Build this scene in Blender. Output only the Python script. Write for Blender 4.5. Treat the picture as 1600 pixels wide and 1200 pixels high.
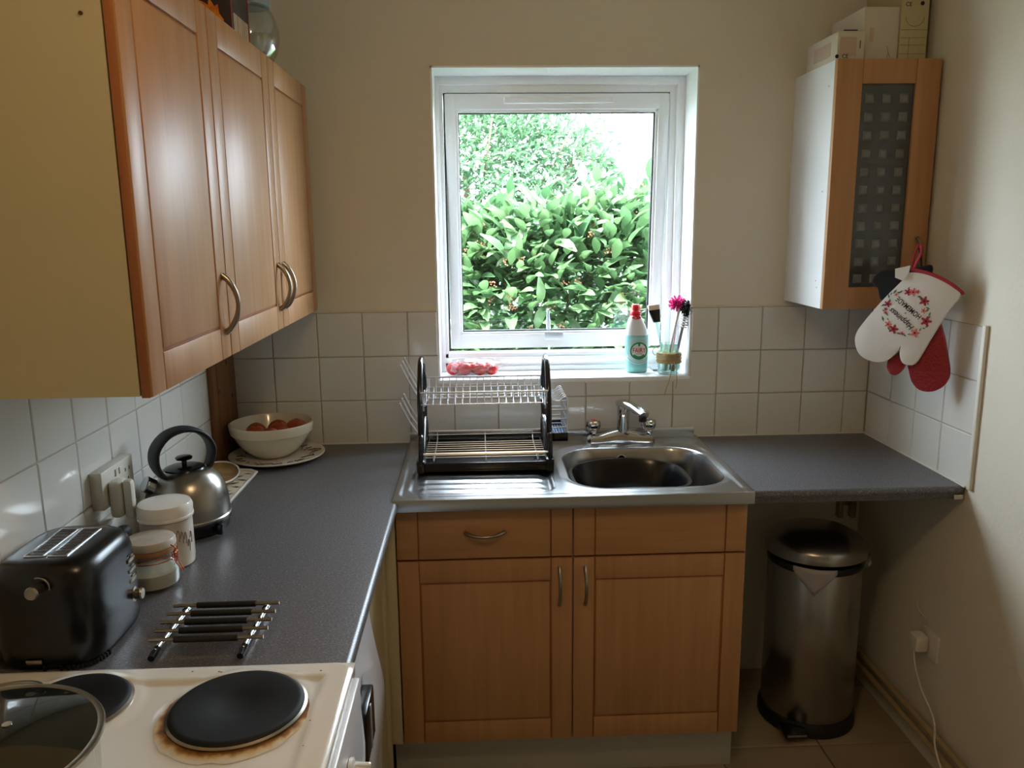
import bpy, bmesh, math, random
from mathutils import Vector, Matrix, noise
for o in list(bpy.data.objects): bpy.data.objects.remove(o)
random.seed(7)
S = bpy.context.scene
C = S.collection
PI = math.pi
# ------------------------------------------------------------------ camera
CP = Vector((0.2439, -2.7507, 1.651)); YAW, PITCH, ROLL, FPX = 0.041, -0.1941, -0.0107, 1265.7
F = Vector((math.sin(YAW)*math.cos(PITCH), math.cos(YAW)*math.cos(PITCH), math.sin(PITCH)))
R = Vector((math.cos(YAW), -math.sin(YAW), 0)); U = R.cross(F)
R2 = R*math.cos(ROLL)+U*math.sin(ROLL); U2 = U*math.cos(ROLL)-R*math.sin(ROLL)
cd = bpy.data.cameras.new('camera'); cam = bpy.data.objects.new('camera', cd); C.objects.link(cam)
cd.sensor_width = 36; cd.lens = FPX/1600*36; cd.clip_start = .02
cam.matrix_world = Matrix(((R2.x, U2.x, -F.x, CP.x), (R2.y, U2.y, -F.y, CP.y), (R2.z, U2.z, -F.z, CP.z), (0, 0, 0, 1)))
S.camera = cam
# ------------------------------------------------------------------ light
XL, XR, YB, ZC = -.607, 1.617, -4.1, 2.45
S.view_settings.view_transform = 'Standard'; S.view_settings.look = 'None'
S.view_settings.gamma = 1; S.view_settings.use_curve_mapping = False
S.view_settings.exposure = 0.95
w = bpy.data.worlds.new('overcast_sky'); S.world = w; w.use_nodes = True
wb = w.node_tree.nodes['Background']; wb.inputs[0].default_value = (.77, .88, 1, 1); wb.inputs[1].default_value = 13.0
sd = bpy.data.lights.new('sun', 'SUN'); sd.energy = 19; sd.angle = math.radians(3); sd.color = (1, .96, .86)
so = bpy.data.objects.new('sun', sd); C.objects.link(so); so.rotation_euler = Vector((.80, .30, -1.0)).to_track_quat('-Z', 'Y').to_euler()
ld = bpy.data.lights.new('ceiling_bulb', 'POINT'); ld.energy = 4.7; ld.color = (1, .70, .40); ld.shadow_soft_size = .05
lo = bpy.data.objects.new('ceiling_bulb', ld); C.objects.link(lo); lo.location = (.35, -1.98, 2.33)
pd = bpy.data.lights.new('window_portal', 'AREA'); pd.shape = 'RECTANGLE'; pd.size = .88; pd.size_y = 1.03; pd.cycles.is_portal = True
po = bpy.data.objects.new('window_portal', pd); C.objects.link(po); po.location = (.541, .30, 1.641); po.rotation_euler = (-PI/2, 0, 0)

# ------------------------------------------------------------------ materials
def lin(h):
    if not isinstance(h, str): return tuple(h)
    h = h.lstrip('#'); out = []
    for i in (0, 2, 4):
        c = int(h[i:i+2], 16)/255; out.append(c/12.92 if c <= .04045 else ((c+.055)/1.055)**2.4)
    return tuple(out)
def mat(name, col, rough=.5, metal=0, var=0, vscale=8, stretch=(1, 1, 1), bump=0, bscale=40, col2=None, coat=0, spec=.5, trans=0, emit=None, sss=0):
    m = bpy.data.materials.new(name); m.use_nodes = True; nt = m.node_tree; b = nt.nodes['Principled BSDF']
    c = lin(col); b.inputs['Base Color'].default_value = (*c, 1); b.inputs['Roughness'].default_value = rough; b.inputs['Metallic'].default_value = metal
    b.inputs['Coat Weight'].default_value = coat; b.inputs['Specular IOR Level'].default_value = spec; b.inputs['Transmission Weight'].default_value = trans
    if sss: b.inputs['Subsurface Weight'].default_value = sss; b.inputs['Subsurface Scale'].default_value = .01
    tc = mp = None
    if var or col2 or bump:
        tc = nt.nodes.new('ShaderNodeTexCoord'); mp = nt.nodes.new('ShaderNodeMapping'); mp.inputs['Scale'].default_value = stretch
        nt.links.new(tc.outputs['Object'], mp.inputs[0])
    if var or col2:
        n = nt.nodes.new('ShaderNodeTexNoise'); n.inputs['Scale'].default_value = vscale; n.inputs['Detail'].default_value = 6; nt.links.new(mp.outputs[0], n.inputs[0])
        r = nt.nodes.new('ShaderNodeValToRGB'); c2 = lin(col2) if col2 else tuple(x*(1-var) for x in c)
        r.color_ramp.elements[0].position = .32; r.color_ramp.elements[1].position = .68
        r.color_ramp.elements[0].color = (*c2, 1); r.color_ramp.elements[1].color = (*c, 1)
        nt.links.new(n.outputs[0], r.inputs[0]); nt.links.new(r.outputs[0], b.inputs['Base Color'])
    if bump:
        n2 = nt.nodes.new('ShaderNodeTexNoise'); n2.inputs['Scale'].default_value = bscale; n2.inputs['Detail'].default_value = 4; nt.links.new(mp.outputs[0], n2.inputs[0])
        bp = nt.nodes.new('ShaderNodeBump'); bp.inputs['Strength'].default_value = bump; bp.inputs['Distance'].default_value = .01
        nt.links.new(n2.outputs[0], bp.inputs['Height']); nt.links.new(bp.outputs[0], b.inputs['Normal'])
    return m
def thin_glass(name, tint=(1, 1, 1), base=.04, edge=.35, rough=.02, haze=0, hazecol=(.8, .8, .8)):
    m = bpy.data.materials.new(name); m.use_nodes = True; nt = m.node_tree; nt.nodes.clear()
    o = nt.nodes.new('ShaderNodeOutputMaterial'); t = nt.nodes.new('ShaderNodeBsdfTransparent'); t.inputs[0].default_value = (*tint, 1)
    g = nt.nodes.new('ShaderNodeBsdfGlossy'); g.inputs['Roughness'].default_value = rough
    lw = nt.nodes.new('ShaderNodeLayerWeight'); lw.inputs[0].default_value = .35
    mr = nt.nodes.new('ShaderNodeMapRange'); mr.inputs[3].default_value = base; mr.inputs[4].default_value = edge
    nt.links.new(lw.outputs['Facing'], mr.inputs[0]); mx = nt.nodes.new('ShaderNodeMixShader')
    nt.links.new(mr.outputs[0], mx.inputs[0]); nt.links.new(t.outputs[0], mx.inputs[1]); nt.links.new(g.outputs[0], mx.inputs[2])
    last = mx
    if haze:
        d = nt.nodes.new('ShaderNodeBsdfDiffuse'); d.inputs[0].default_value = (*hazecol, 1); m2 = nt.nodes.new('ShaderNodeMixShader'); m2.inputs[0].default_value = haze
        nt.links.new(mx.outputs[0], m2.inputs[1]); nt.links.new(d.outputs[0], m2.inputs[2]); last = m2
    nt.links.new(last.outputs[0], o.inputs[0]); return m
def leafmat(name, a, b_, trans):
    m = bpy.data.materials.new(name); m.use_nodes = True; nt = m.node_tree; nt.nodes.clear()
    o = nt.nodes.new('ShaderNodeOutputMaterial'); g = nt.nodes.new('ShaderNodeNewGeometry'); r = nt.nodes.new('ShaderNodeValToRGB')
    r.color_ramp.elements[0].color = (*lin(a), 1); r.color_ramp.elements[1].color = (*lin(b_), 1)
    wn = nt.nodes.new('ShaderNodeTexNoise'); wn.inputs['Scale'].default_value = 9; tc = nt.nodes.new('ShaderNodeTexCoord')
    nt.links.new(tc.outputs['Object'], wn.inputs[0])
    oi = nt.nodes.new('ShaderNodeObjectInfo'); ad = nt.nodes.new('ShaderNodeMath'); ad.operation = 'ADD'
    ri = nt.nodes.new('ShaderNodeMath'); ri.operation = 'MULTIPLY'; ri.inputs[1].default_value = .55
    nt.links.new(g.outputs['Random Per Island'], ri.inputs[0]); nt.links.new(ri.outputs[0], ad.inputs[0])
    r2 = nt.nodes.new('ShaderNodeMath'); r2.operation = 'MULTIPLY'; r2.inputs[1].default_value = .45
    nt.links.new(oi.outputs['Random'], r2.inputs[0]); nt.links.new(r2.outputs[0], ad.inputs[1]); nt.links.new(ad.outputs[0], r.inputs[0])
    p = nt.nodes.new('ShaderNodeBsdfPrincipled'); p.inputs['Roughness'].default_value = .33
    t = nt.nodes.new('ShaderNodeBsdfTranslucent'); mx = nt.nodes.new('ShaderNodeMixShader'); mx.inputs[0].default_value = trans
    nt.links.new(r.outputs[0], p.inputs['Base Color']); nt.links.new(r.outputs[0], t.inputs[0])
    nt.links.new(p.outputs[0], mx.inputs[1]); nt.links.new(t.outputs[0], mx.inputs[2]); nt.links.new(mx.outputs[0], o.inputs[0]); return m
def speckle(name, base, light, dark, rough):
    m = mat(name, base, rough); nt = m.node_tree; b = nt.nodes['Principled BSDF']
    tc = nt.nodes.new('ShaderNodeTexCoord'); n = nt.nodes.new('ShaderNodeTexNoise'); n.inputs['Scale'].default_value = 260; n.inputs['Detail'].default_value = 3
    nt.links.new(tc.outputs['Object'], n.inputs[0]); r = nt.nodes.new('ShaderNodeValToRGB'); e = r.color_ramp.elements
    e[0].position = .36; e[0].color = (*lin(dark), 1); e[1].position = .47; e[1].color = (*lin(base), 1)
    k = e.new(.58); k.color = (*lin(base), 1); k = e.new(.68); k.color = (*lin(light), 1)
    nt.links.new(n.outputs[0], r.inputs[0]); nt.links.new(r.outputs[0], b.inputs['Base Color']); return m
M = {}
M['wall'] = mat('cream_paint', '#e4ddcb', .72, bump=.08, bscale=60, var=.05, vscale=1.5)
M['ceil'] = mat('white_ceiling_paint', '#e6e2d8', .8)
M['white'] = mat('white_gloss_paint', '#f6f8fa', .32)
M['upvc'] = mat('white_window_plastic', '#f8fafc', .3)
M['gasket'] = mat('black_gasket', '#15171a', .6)
M['tile'] = mat('white_glazed_tile', '#dfddd6', .10, bump=.012, bscale=12, coat=.3)
M['grout'] = mat('grey_grout', '#b3ab9b', .85)
M['caulk'] = mat('white_sealant', '#e2ddd0', .5)
M['beech_v'] = mat('beech_vertical_grain', '#bb8d60', .42, spec=.35, col2='#ad7f54', vscale=5, stretch=(9, 9, .55), bump=.02, bscale=60)
M['beech_h'] = mat('beech_horizontal_grain', '#bb8d60', .42, spec=.35, col2='#ad7f54', vscale=5, stretch=(.55, 9, 9), bump=.02, bscale=60)
M['beech_edge'] = mat('beech_edge_band', '#a8683a', .4, col2='#975a30', vscale=5, stretch=(9, 9, .6))
M['cream_board'] = mat('cream_melamine', '#c4b894', .45)
M['white_board'] = mat('white_melamine', '#e9eaea', .35)
M['plinth'] = mat('pale_grey_plinth', '#b9b4a6', .5)
M['floor'] = mat('beige_floor_tile', '#a8957a', .4, col2='#94826a', vscale=5, bump=.03)
M['floorgrout'] = mat('brown_floor_grout', '#6a5b48', .9)
M['worktop'] = speckle('grey_speckled_laminate', '#5f5e62', '#86858c', '#464549', .34)
M['steel'] = mat('brushed_steel', '#b9bbbd', .24, 1, bump=.015, bscale=300, stretch=(1, 12, 1))
M['steel_v'] = mat('brushed_steel_round', '#a39f98', .27, 1, bump=.02, bscale=90, stretch=(14, 14, .4))
M['chrome'] = mat('chrome', '#d6d8da', .07, 1)
M['nickel'] = mat('satin_nickel', '#a39a8b', .28, 1)
M['wire'] = mat('chromed_wire', '#d8dadf', .28, .75)
M['black'] = mat('black_plastic', '#101114', .22)
M['black_matt'] = mat('black_matt_plastic', '#151515', .6)
M['black_gloss'] = mat('glossy_black_tube', '#131418', .15, coat=.3)
M['toaster'] = mat('toaster_black', '#0e0e10', .27)
M['cast'] = mat('cast_iron_plate', '#131214', .62, spec=.3, var=.35, vscale=14, bump=.03)
M['enamel'] = mat('cream_white_enamel', '#e3dfd8', .16, coat=.4)
M['burnt'] = mat('burnt_enamel_stain', '#8a5a26', .5, col2='#3c2412', vscale=60)
M['app'] = mat('appliance_white', '#dfe0e4', .28)
M['ceramic'] = mat('cream_ceramic', '#e0d6bf', .22, coat=.3)
M['ceramic_w'] = mat('white_ceramic', '#e6e2da', .25, coat=.3)
M['marble'] = mat('marbled_white_ceramic', '#dcd6cb', .3, col2='#a99f92', vscale=14)
M['line'] = mat('brown_print', '#5b463a', .6)
M['plate'] = mat('patterned_plate', '#ddd6c8', .25, coat=.2)
M['black_print'] = mat('black_print', '#17181c', .6)
M['pine'] = mat('knotty_brown_pine', '#8a5c37', .5, col2='#6d4427', vscale=4, stretch=(8, 8, .5), bump=.04)
M['knot'] = mat('pine_knot', '#4b2c18', .6)
M['apple'] = mat('red_apple_skin', '#8e2f22', .3, col2='#b0552c', vscale=9, coat=.2)
M['tomato'] = mat('tomato_skin', '#c8382e', .25, col2='#b52c30', vscale=8, sss=.2)
M['film'] = thin_glass('clear_plastic_film', (.97, .97, .98), .06, .5, .10, .04)
M['glass'] = thin_glass('window_glass', (.97, .985, .98), .03, .25)
M['jar'] = thin_glass('clear_jar_glass', (.93, .96, .95), .08, .65)
M['jar_green'] = thin_glass('greenish_jar_glass', (.80, .92, .88), .10, .6)
M['smoke'] = thin_glass('smoked_lid_glass', (.16, .18, .17), .07, .5, .05, .06, (.10, .11, .10))
M['relief'] = thin_glass('grey_relief_glass', (.33, .35, .35), .07, .4, .15, .45, (.12, .125, .12))
M['relief2'] = thin_glass('grey_relief_square', (.45, .48, .47), .10, .5, .2, .55, (.25, .27, .26))
M['cork'] = mat('brown_seal', '#a3764a', .7)
M['copper'] = mat('copper_wire', '#b45c3a', .35, .8)
M['sugar'] = mat('pale_sugar', '#e2d4bd', .8)
M['socket'] = mat('white_socket_plastic', '#ddd8cc', .35)
M['cotton'] = mat('white_cotton', '#e4e2de', .9, bump=.15, bscale=25)
M['redsil'] = mat('red_silicone', '#9c2026', .45, bump=.5, bscale=160)
M['redtrim'] = mat('red_cotton_trim', '#a83242', .9)
M['blackfab'] = mat('black_fabric', '#18191a', .95)
M['pink'] = mat('pink_print', '#d8667a', .8); M['red'] = mat('red_print', '#a82c44', .8); M['coral'] = mat('coral_print', '#e07a72', .8); M['green_print'] = mat('green_print', '#4b7a62', .8)
M['aqua'] = mat('aqua_liquid_plastic', '#7fd0d0', .2, coat=.4, sss=.3, col2='#9fdcdc', vscale=9)
M['whiteplas'] = mat('white_plastic', '#eceeee', .25)
M['redplas'] = mat('red_plastic', '#d8222c', .3)
M['fairygreen'] = mat('green_label_print', '#1f8a58', .4); M['fairyred'] = mat('red_label_print', '#b8272c', .4); M['silverlab'] = mat('pale_aqua_label', '#b4dedd', .35)
M['magenta'] = mat('magenta_bristle', '#e0208c', .6); M['twine'] = mat('jute_twine', '#b29d72', .9, bump=.4, bscale=120)
M['grey'] = mat('grey_plastic', '#8d9094', .4); M['bluegrey'] = mat('blue_grey_plastic', '#6f86a8', .3)
M['box'] = mat('white_cardboard', '#cfc6b4', .7); M['boxpink'] = mat('faded_cardboard_panel', '#c4ab98', .7); M['yellowbox'] = mat('yellowish_cardboard', '#c0b48c', .7)
M['darkbox'] = mat('dark_brown_card', '#2a1712', .45); M['flame'] = mat('orange_flame_print', '#f0a020', .5, col2='#d86a10', vscale=40); M['redcard'] = mat('crimson_card', '#a01c34', .5)
M['bag'] = mat('white_bin_bag', '#a8a3a4', .45, bump=.1)
M['leafdish'] = mat('brown_patterned_dish', '#a98a5c', .35, col2='#7e6038', vscale=30)
M['pipe'] = mat('painted_pipe', '#b09a74', .5)
M['leaf'] = leafmat('broad_leaf', '#2d5033', '#6c8c5e', .28)
M['leaf2'] = leafmat('fine_leaf', '#355a3e', '#6f8f68', .28)
M['stay'] = mat('pale_metal', '#c8ccd2', .35, .4)
M['bark'] = mat('bark', '#6b5b48', .9, bump=.3); M['berry'] = mat('reddish_berry', '#8c5a44', .6)
M['soil'] = mat('garden_grass', '#4c6636', .95, col2='#38502a', vscale=6); M['brickout'] = mat('exterior_render', '#8f6d55', .9)

# ------------------------------------------------------------------ mesh helpers
ORG = {}
def org(o): return ORG.get(o, Vector((0, 0, 0)))
class MB:
    def __init__(s): s.v = []; s.f = []
    def add(s, vs, fs):
        n = len(s.v); s.v += [Vector(a) for a in vs]; s.f += [[n+i for i in f] for f in fs]; return s
    def box(s, x0, x1, y0, y1, z0, z1, b=0):
        if b <= 0:
            return s.add([(x0,y0,z0),(x1,y0,z0),(x1,y1,z0),(x0,y1,z0),(x0,y0,z1),(x1,y0,z1),(x1,y1,z1),(x0,y1,z1)],
                         [(0,3,2,1),(4,5,6,7),(0,1,5,4),(1,2,6,5),(2,3,7,6),(3,0,4,7)])
        bm = bmesh.new(); bmesh.ops.create_cube(bm, size=1)
        for v in bm.verts: v.co = Vector(((x0+x1)/2+v.co.x*(x1-x0), (y0+y1)/2+v.co.y*(y1-y0), (z0+z1)/2+v.co.z*(z1-z0)))
        bmesh.ops.bevel(bm, geom=bm.edges[:], offset=b, segments=2 if b < .01 else 3, profile=.5, affect='EDGES')
        s.bm(bm); return s
    def bm(s, bm):
        bm.verts.index_update(); s.add([v.co.copy() for v in bm.verts], [[v.index for v in f.verts] for f in bm.faces]); bm.free(); return s
    def tube(s, pts, r, n=8, closed=False, caps=True, flat=1):
        pts = [Vector(p) for p in pts]; N = len(pts); rs = r if isinstance(r, (list, tuple)) else [r]*N
        rings = []; up = None
        for i, p in enumerate(pts):
            if closed: t = pts[(i+1) % N]-pts[i-1]
            else: t = pts[min(i+1, N-1)]-pts[max(i-1, 0)]
            t.normalize()
            if up is None: up = Vector((0, 0, 1)) if abs(t.z) < .9 else Vector((0, 1, 0))
            a = t.cross(up)
            if a.length < 1e-6: a = t.orthogonal()
            a.normalize(); b = a.cross(t); up = b
            rings.append([p+a*math.cos(2*PI*k/n)*rs[i]+b*math.sin(2*PI*k/n)*rs[i]*flat for k in range(n)])
        vs = [q for g in rings for q in g]; fs = []
        for i in range(N if closed else N-1):
            j = (i+1) % N
            for k in range(n): fs.append((i*n+k, i*n+(k+1) % n, j*n+(k+1) % n, j*n+k))
        if caps and not closed: fs += [list(range(n))[::-1], [(N-1)*n+k for k in range(n)]]
        return s.add(vs, fs)
    def lathe(s, prof, c, n=40, axis=None, sx=1, sy=1):
        c = Vector(c); rot = Vector((0, 0, 1)).rotation_difference(Vector(axis)).to_matrix() if axis else Matrix.Identity(3)
        vs = []; fs = []
        for r, z in prof:
            for k in range(n): vs.append(c+rot @ Vector((r*sx*math.cos(2*PI*k/n), r*sy*math.sin(2*PI*k/n), z)))
        for i in range(len(prof)-1):
            for k in range(n): fs.append((i*n+k, i*n+(k+1) % n, (i+1)*n+(k+1) % n, (i+1)*n+k))
        if prof[0][0] > 1e-5: fs.append(list(range(n))[::-1])
        if prof[-1][0] > 1e-5: fs.append([(len(prof)-1)*n+k for k in range(n)])
        return s.add(vs, fs)
    def prism(s, poly, fn, t):
        """poly 2d, fn(a,b,d)->3d point, thickness t along d"""
        n = len(poly); vs = [fn(a, b, 0) for a, b in poly]+[fn(a, b, t) for a, b in poly]
        return s.add(vs, [list(range(n))[::-1], [n+i for i in range(n)]]+[(i, (i+1) % n, n+(i+1) % n, n+i) for i in range(n)])
    def build(s, name, m, parent=None, smooth=True, ang=38, bevel=0, fix=True):
        o0 = org(parent) if parent else Vector((0, 0, 0))
        me = bpy.data.meshes.new(name); me.from_pydata([v-o0 for v in s.v], [], s.f); me.update()
        if fix or bevel:
            bm = bmesh.new(); bm.from_mesh(me); bmesh.ops.remove_doubles(bm, verts=bm.verts, dist=1e-6)
            if bevel:
                bmesh.ops.bevel(bm, geom=[e for e in bm.edges if len(e.link_faces) == 2 and e.calc_face_angle(0) > .6], offset=bevel, segments=3, profile=.5, affect='EDGES')
            bmesh.ops.recalc_face_normals(bm, faces=bm.faces); bm.to_mesh(me); bm.free()
        if smooth:
            me.polygons.foreach_set('use_smooth', [True]*len(me.polygons)); me.set_sharp_from_angle(angle=math.radians(ang))
        me.materials.append(M[m] if isinstance(m, str) else m)
        o = bpy.data.objects.new(name, me); C.objects.link(o)
        if parent: o.parent = parent; ORG[o] = o0
        return o
def B(x0, x1, y0, y1, z0, z1, b=0): return MB().box(x0, x1, y0, y1, z0, z1, b)
def thing(name, label, cat, loc, group=None):
    o = bpy.data.objects.new(name, None); C.objects.link(o); o.location = loc; o.empty_display_size = .05
    ORG[o] = Vector(loc); o['label'] = label; o['category'] = cat
    if group: o['group'] = group
    return o
def tag(o, label, cat, group=None, kind=None):
    o['label'] = label; o['category'] = cat
    if group: o['group'] = group
    if kind: o['kind'] = kind
    return o
def struct(o): o['kind'] = 'structure'; return o
def arc(c, r, a0, a1, n, ax, ay): return [Vector(c)+Vector(ax)*r*math.cos(a0+(a1-a0)*i/n)+Vector(ay)*r*math.sin(a0+(a1-a0)*i/n) for i in range(n+1)]
def smoothpts(pts, k=4, closed=False):
    P = [Vector(p) for p in pts]; N = len(P); out = []
    for i in range(N if closed else N-1):
        g = (lambda j: P[j % N]) if closed else (lambda j: P[min(max(j, 0), N-1)])
        a, b, c, d = g(i-1), g(i), g(i+1), g(i+2)
        for q in range(k):
            t = q/k; out.append(.5*((2*b)+(c-a)*t+(2*a-5*b+4*c-d)*t*t+(3*b-a-3*c+d)*t*t*t))
    if not closed: out.append(P[-1])
    return out
def text_geo(s, size, xscale=1):
    cu = bpy.data.curves.new('t', 'FONT'); cu.body = s; cu.size = size; cu.align_x = 'CENTER'; cu.align_y = 'CENTER'; cu.resolution_u = 3; cu.offset = size*.012
    o = bpy.data.objects.new('t', cu); C.objects.link(o); dg = bpy.context.evaluated_depsgraph_get(); me = o.evaluated_get(dg).to_mesh()
    v = [(a.co.x*xscale, a.co.y) for a in me.vertices]; f = [list(p.vertices) for p in me.polygons]
    bpy.data.objects.remove(o); bpy.data.curves.remove(cu); return v, f

# ------------------------------------------------------------------ the room
WX0, WX1, WZ0, WZ1 = .104, .978, 1.129, 2.153
T = .1523; ZT = .91
w_ = MB(); w_.box(XL-.2, WX0, 0, .28, -.05, ZC+.1); w_.box(WX1, XR+.2, 0, .28, -.05, ZC+.1); w_.box(WX0, WX1, 0, .28, -.05, WZ0-.02); w_.box(WX0, WX1, 0, .28, WZ1, ZC+.1)
wall_back = struct(w_.build('wall_back', 'wall', fix=False, smooth=False))
wall_left = struct(B(XL-.2, XL, YB, 0, -.05, ZC+.1).build('wall_left', 'wall', smooth=False))
wall_right = struct(B(XR, XR+.2, YB, 0, -.05, ZC+.1).build('wall_right', 'wall', smooth=False))
struct(B(XL-.2, XR+.2, YB-.2, YB, -.05, ZC+.1).build('wall_front', 'wall', smooth=False))
struct(B(XL-.2, XR+.2, YB-.2, .28, ZC, ZC+.2).build('ceiling', 'ceil', smooth=False))
floor = struct(B(XL-.2, XR+.2, YB-.2, .28, -.1, -.004).build('floor', 'floorgrout', smooth=False))
def tile_mesh(nm, w, h, t, m, b=.0022):
    me = bpy.data.meshes.new(nm)
    v = [(-w/2,0,-h/2),(w/2,0,-h/2),(w/2,0,h/2),(-w/2,0,h/2)]+[(-w/2,-t+b*.7,-h/2),(w/2,-t+b*.7,-h/2),(w/2,-t+b*.7,h/2),(-w/2,-t+b*.7,h/2)]+[(-w/2+b,-t,-h/2+b),(w/2-b,-t,-h/2+b),(w/2-b,-t,h/2-b),(-w/2+b,-t,h/2-b)]
    f = [(8,9,10,11)]+[(i,(i+1)%4,4+(i+1)%4,4+i) for i in range(4)]+[(4+i,4+(i+1)%4,8+(i+1)%4,8+i) for i in range(4)]
    me.from_pydata(v, [], f); me.update(); me.materials.append(M[m]); return me
cache = {}
def put_tile(parent, kind, w, h, loc, rz, t=.007, m='tile', rx=0):
    k = (kind, round(w, 4), round(h, 4))
    if k not in cache: cache[k] = tile_mesh(kind, w, h, t, m)
    o = bpy.data.objects.new(kind, cache[k]); C.objects.link(o); o.location = loc
    o.rotation_euler = (rx+random.uniform(-1, 1)*.0022, random.uniform(-1, 1)*.001, rz+random.uniform(-1, 1)*.0025); o.parent = parent; return o
G = .003
# grout beds
gb = MB(); gb.box(XL, WX0, -.003, 0, ZT, ZT+3*T); gb.box(WX1, XR, -.003, 0, ZT, ZT+3*T); gb.box(WX0, WX1, -.003, 0, ZT, WZ0-.012)
gb.build('grout', 'grout', wall_back, smooth=False, fix=False)
B(XL, XL+.003, -1.38, 0, ZT-.2, ZT+3*T).build('grout', 'grout', wall_left, smooth=False)
B(XR-.003, XR, -.638, 0, ZT, ZT+3*T).build('grout', 'grout', wall_right, smooth=False)
gx = .9177
xs = [gx+k*T for k in range(-11, 6)]; edges = [XL+.007]+[x for x in xs if XL+.02 < x < XR-.03]+[XR-.007]
for a, b in zip(edges, edges[1:]):
    for k in range(3):
        z0, z1 = ZT+k*T, ZT+(k+1)*T; x0, x1 = a, b
        pieces = [(x0, x1, z0, z1)]
        if x1 > WX0 and x0 < WX1 and z1 > WZ0:
            pieces = []
            if z0 < WZ0-.02: pieces.append((x0, x1, z0, WZ0-.012))
            if x0 < WX0-.02: pieces.append((x0, WX0+.001, max(z0, WZ0-.012), z1))
            if x1 > WX1+.02: pieces.append((WX1-.001, x1, max(z0, WZ0-.012), z1))
            if len(pieces) == 2:   # L-shaped cut tile around the opening corner
                (p0, p1) = pieces; g = G/2
                if p1[0] == x0: poly = [(x0+g, z0+g), (x1-g, z0+g), (x1-g, WZ0-.012), (WX0, WZ0-.012), (WX0, z1-g), (x0+g, z1-g)]
                else: poly = [(x0+g, z0+g), (x1-g, z0+g), (x1-g, z1-g), (WX1, z1-g), (WX1, WZ0-.012), (x0+g, WZ0-.012)]
                MB().prism(poly, lambda p, q, d: Vector((p, -d, q)), .007).build('tile', 'tile', wall_back, smooth=False); continue
        for (p, q, r, s) in pieces:
            put_tile(wall_back, 'tile', q-p-G, s-r-G, ((p+q)/2, 0, (r+s)/2), 0)
ys = [0-.008]+[-.771+.1523*k for k in range(4, -5, -1)]
ys = [-.008]+sorted([y for y in ys[1:] if -1.39 < y < -.03], reverse=True)
for a, b in zip(ys, ys[1:]):
    for k in range(-1, 3): put_tile(wall_left, 'tile', a-b-G, T-G, (XL, (a+b)/2, ZT+(k+.5)*T), PI/2)
ys = [-.008, -.168, -.320, -.473, -.625]
for a, b in zip(ys, ys[1:]):
    for k in range(3): put_tile(wall_right, 'tile', a-b-G, T-G, (XR, (a+b)/2, ZT+(k+.5)*T), -PI/2)
B(XR-.011, XR, -.642, -.627, ZT-.002, ZT+3*T+.004, .002).build('tile_edge_strip', 'caulk', wall_right)
B(XL, XL+.009, -1.392, -1.381, ZT, ZT+3*T, .002).build('tile_edge_strip', 'caulk', wall_left)
B(1.0, XR, -.011, 0, ZT-.001, ZT+.004).build('sealant', 'caulk', wall_back); B(XL, 0, -.011, 0, ZT-.001, ZT+.004).build('sealant', 'caulk', wall_back)
B(XR-.011, XR, -.62, 0, ZT-.001, ZT+.004).build('sealant', 'caulk', wall_right)
B(XL, WX0, -.009, 0, ZT+3*T, ZT+3*T+.004).build('tile_edge_strip', 'caulk', wall_back); B(WX1, XR, -.009, 0, ZT+3*T, ZT+3*T+.004).build('tile_edge_strip', 'caulk', wall_back)
fx = [XL, -.017, .316, .649, .982, 1.315, XR]; fy = [0, -.132, -.465, -.798, -1.131, -1.464, -1.797, -2.13]
for a, b in zip(fx, fx[1:]):
    for c, d in zip(fy, fy[1:]):
        put_tile(floor, 'floor_tile', b-a-.004, c-d-.004, ((a+b)/2, (c+d)/2, -.005), 0, .006, 'floor', -PI/2)
# window
tl = MB(); tl.box(WX0, WX0+.006, -.002, .15, WZ0, WZ1); tl.box(WX1-.006, WX1, -.002, .15, WZ0, WZ1); tl.box(WX0, WX1, -.002, .15, WZ1-.006, WZ1)
struct(tl.build('trim_1', 'white', smooth=False))
FY = .15
win = bpy.data.objects.new('window_1', None); C.objects.link(win); win.location = (.541, FY, WZ0); ORG[win] = Vector(win.location); win['kind'] = 'structure'
B(WX0-.002, WX1+.002, -.006, FY+.04, WZ0-.02, WZ0, .003).build('window_sill', 'white', win)
def frame(x0, x1, z0, z1, wl, wr, wt, wb, y0, y1, b=.003):
    m = MB(); m.box(x0, x0+wl, y0, y1, z0, z1, b); m.box(x1-wr, x1, y0, y1, z0, z1, b); m.box(x0+wl*.5, x1-wr*.5, y0+.0004, y1, z1-wt, z1, b); m.box(x0+wl*.5, x1-wr*.5, y0+.0004, y1, z0, z0+wb, b); return m
f1 = frame(WX0+.004, WX1-.004, WZ0, WZ1-.004, .016, .030, .030, .018, FY, FY+.07)
f1.box(WX0+.01, WX0+.032, FY+.012, FY+.07, WZ0, WZ1, .002); f1.box(WX1-.056, WX1-.01, FY+.012, FY+.07, WZ0, WZ1, .002)
f1.box(WX0+.001, WX1-.001, FY+.0128, FY+.07, WZ1-.058, WZ1-.0045, .002); f1.box(WX0, WX1, FY+.012, FY+.07, WZ0, WZ0+.066, .002)
f1.box(WX0, WX1, FY+.004, FY+.02, WZ0+.03, WZ0+.05, .004)
f1.build('window_frame', 'upvc', win)
sx0, sx1, sz0, sz1 = .142, .918, 1.202, 2.092
A = math.radians(3.6)
def tilt(m):
    ca, sa = math.cos(A), math.sin(A)
    for v in m.v:
        dz = v.z-sz1; dy = v.y-(FY+.01); v.z = sz1+dz*ca+dy*sa*0; v.y = FY+.01+dy-dz*sa
    return m
sash = frame(sx0, sx1, sz0, sz1, .036, .036, .052, .052, FY+.008, FY+.06, .004)
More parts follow.
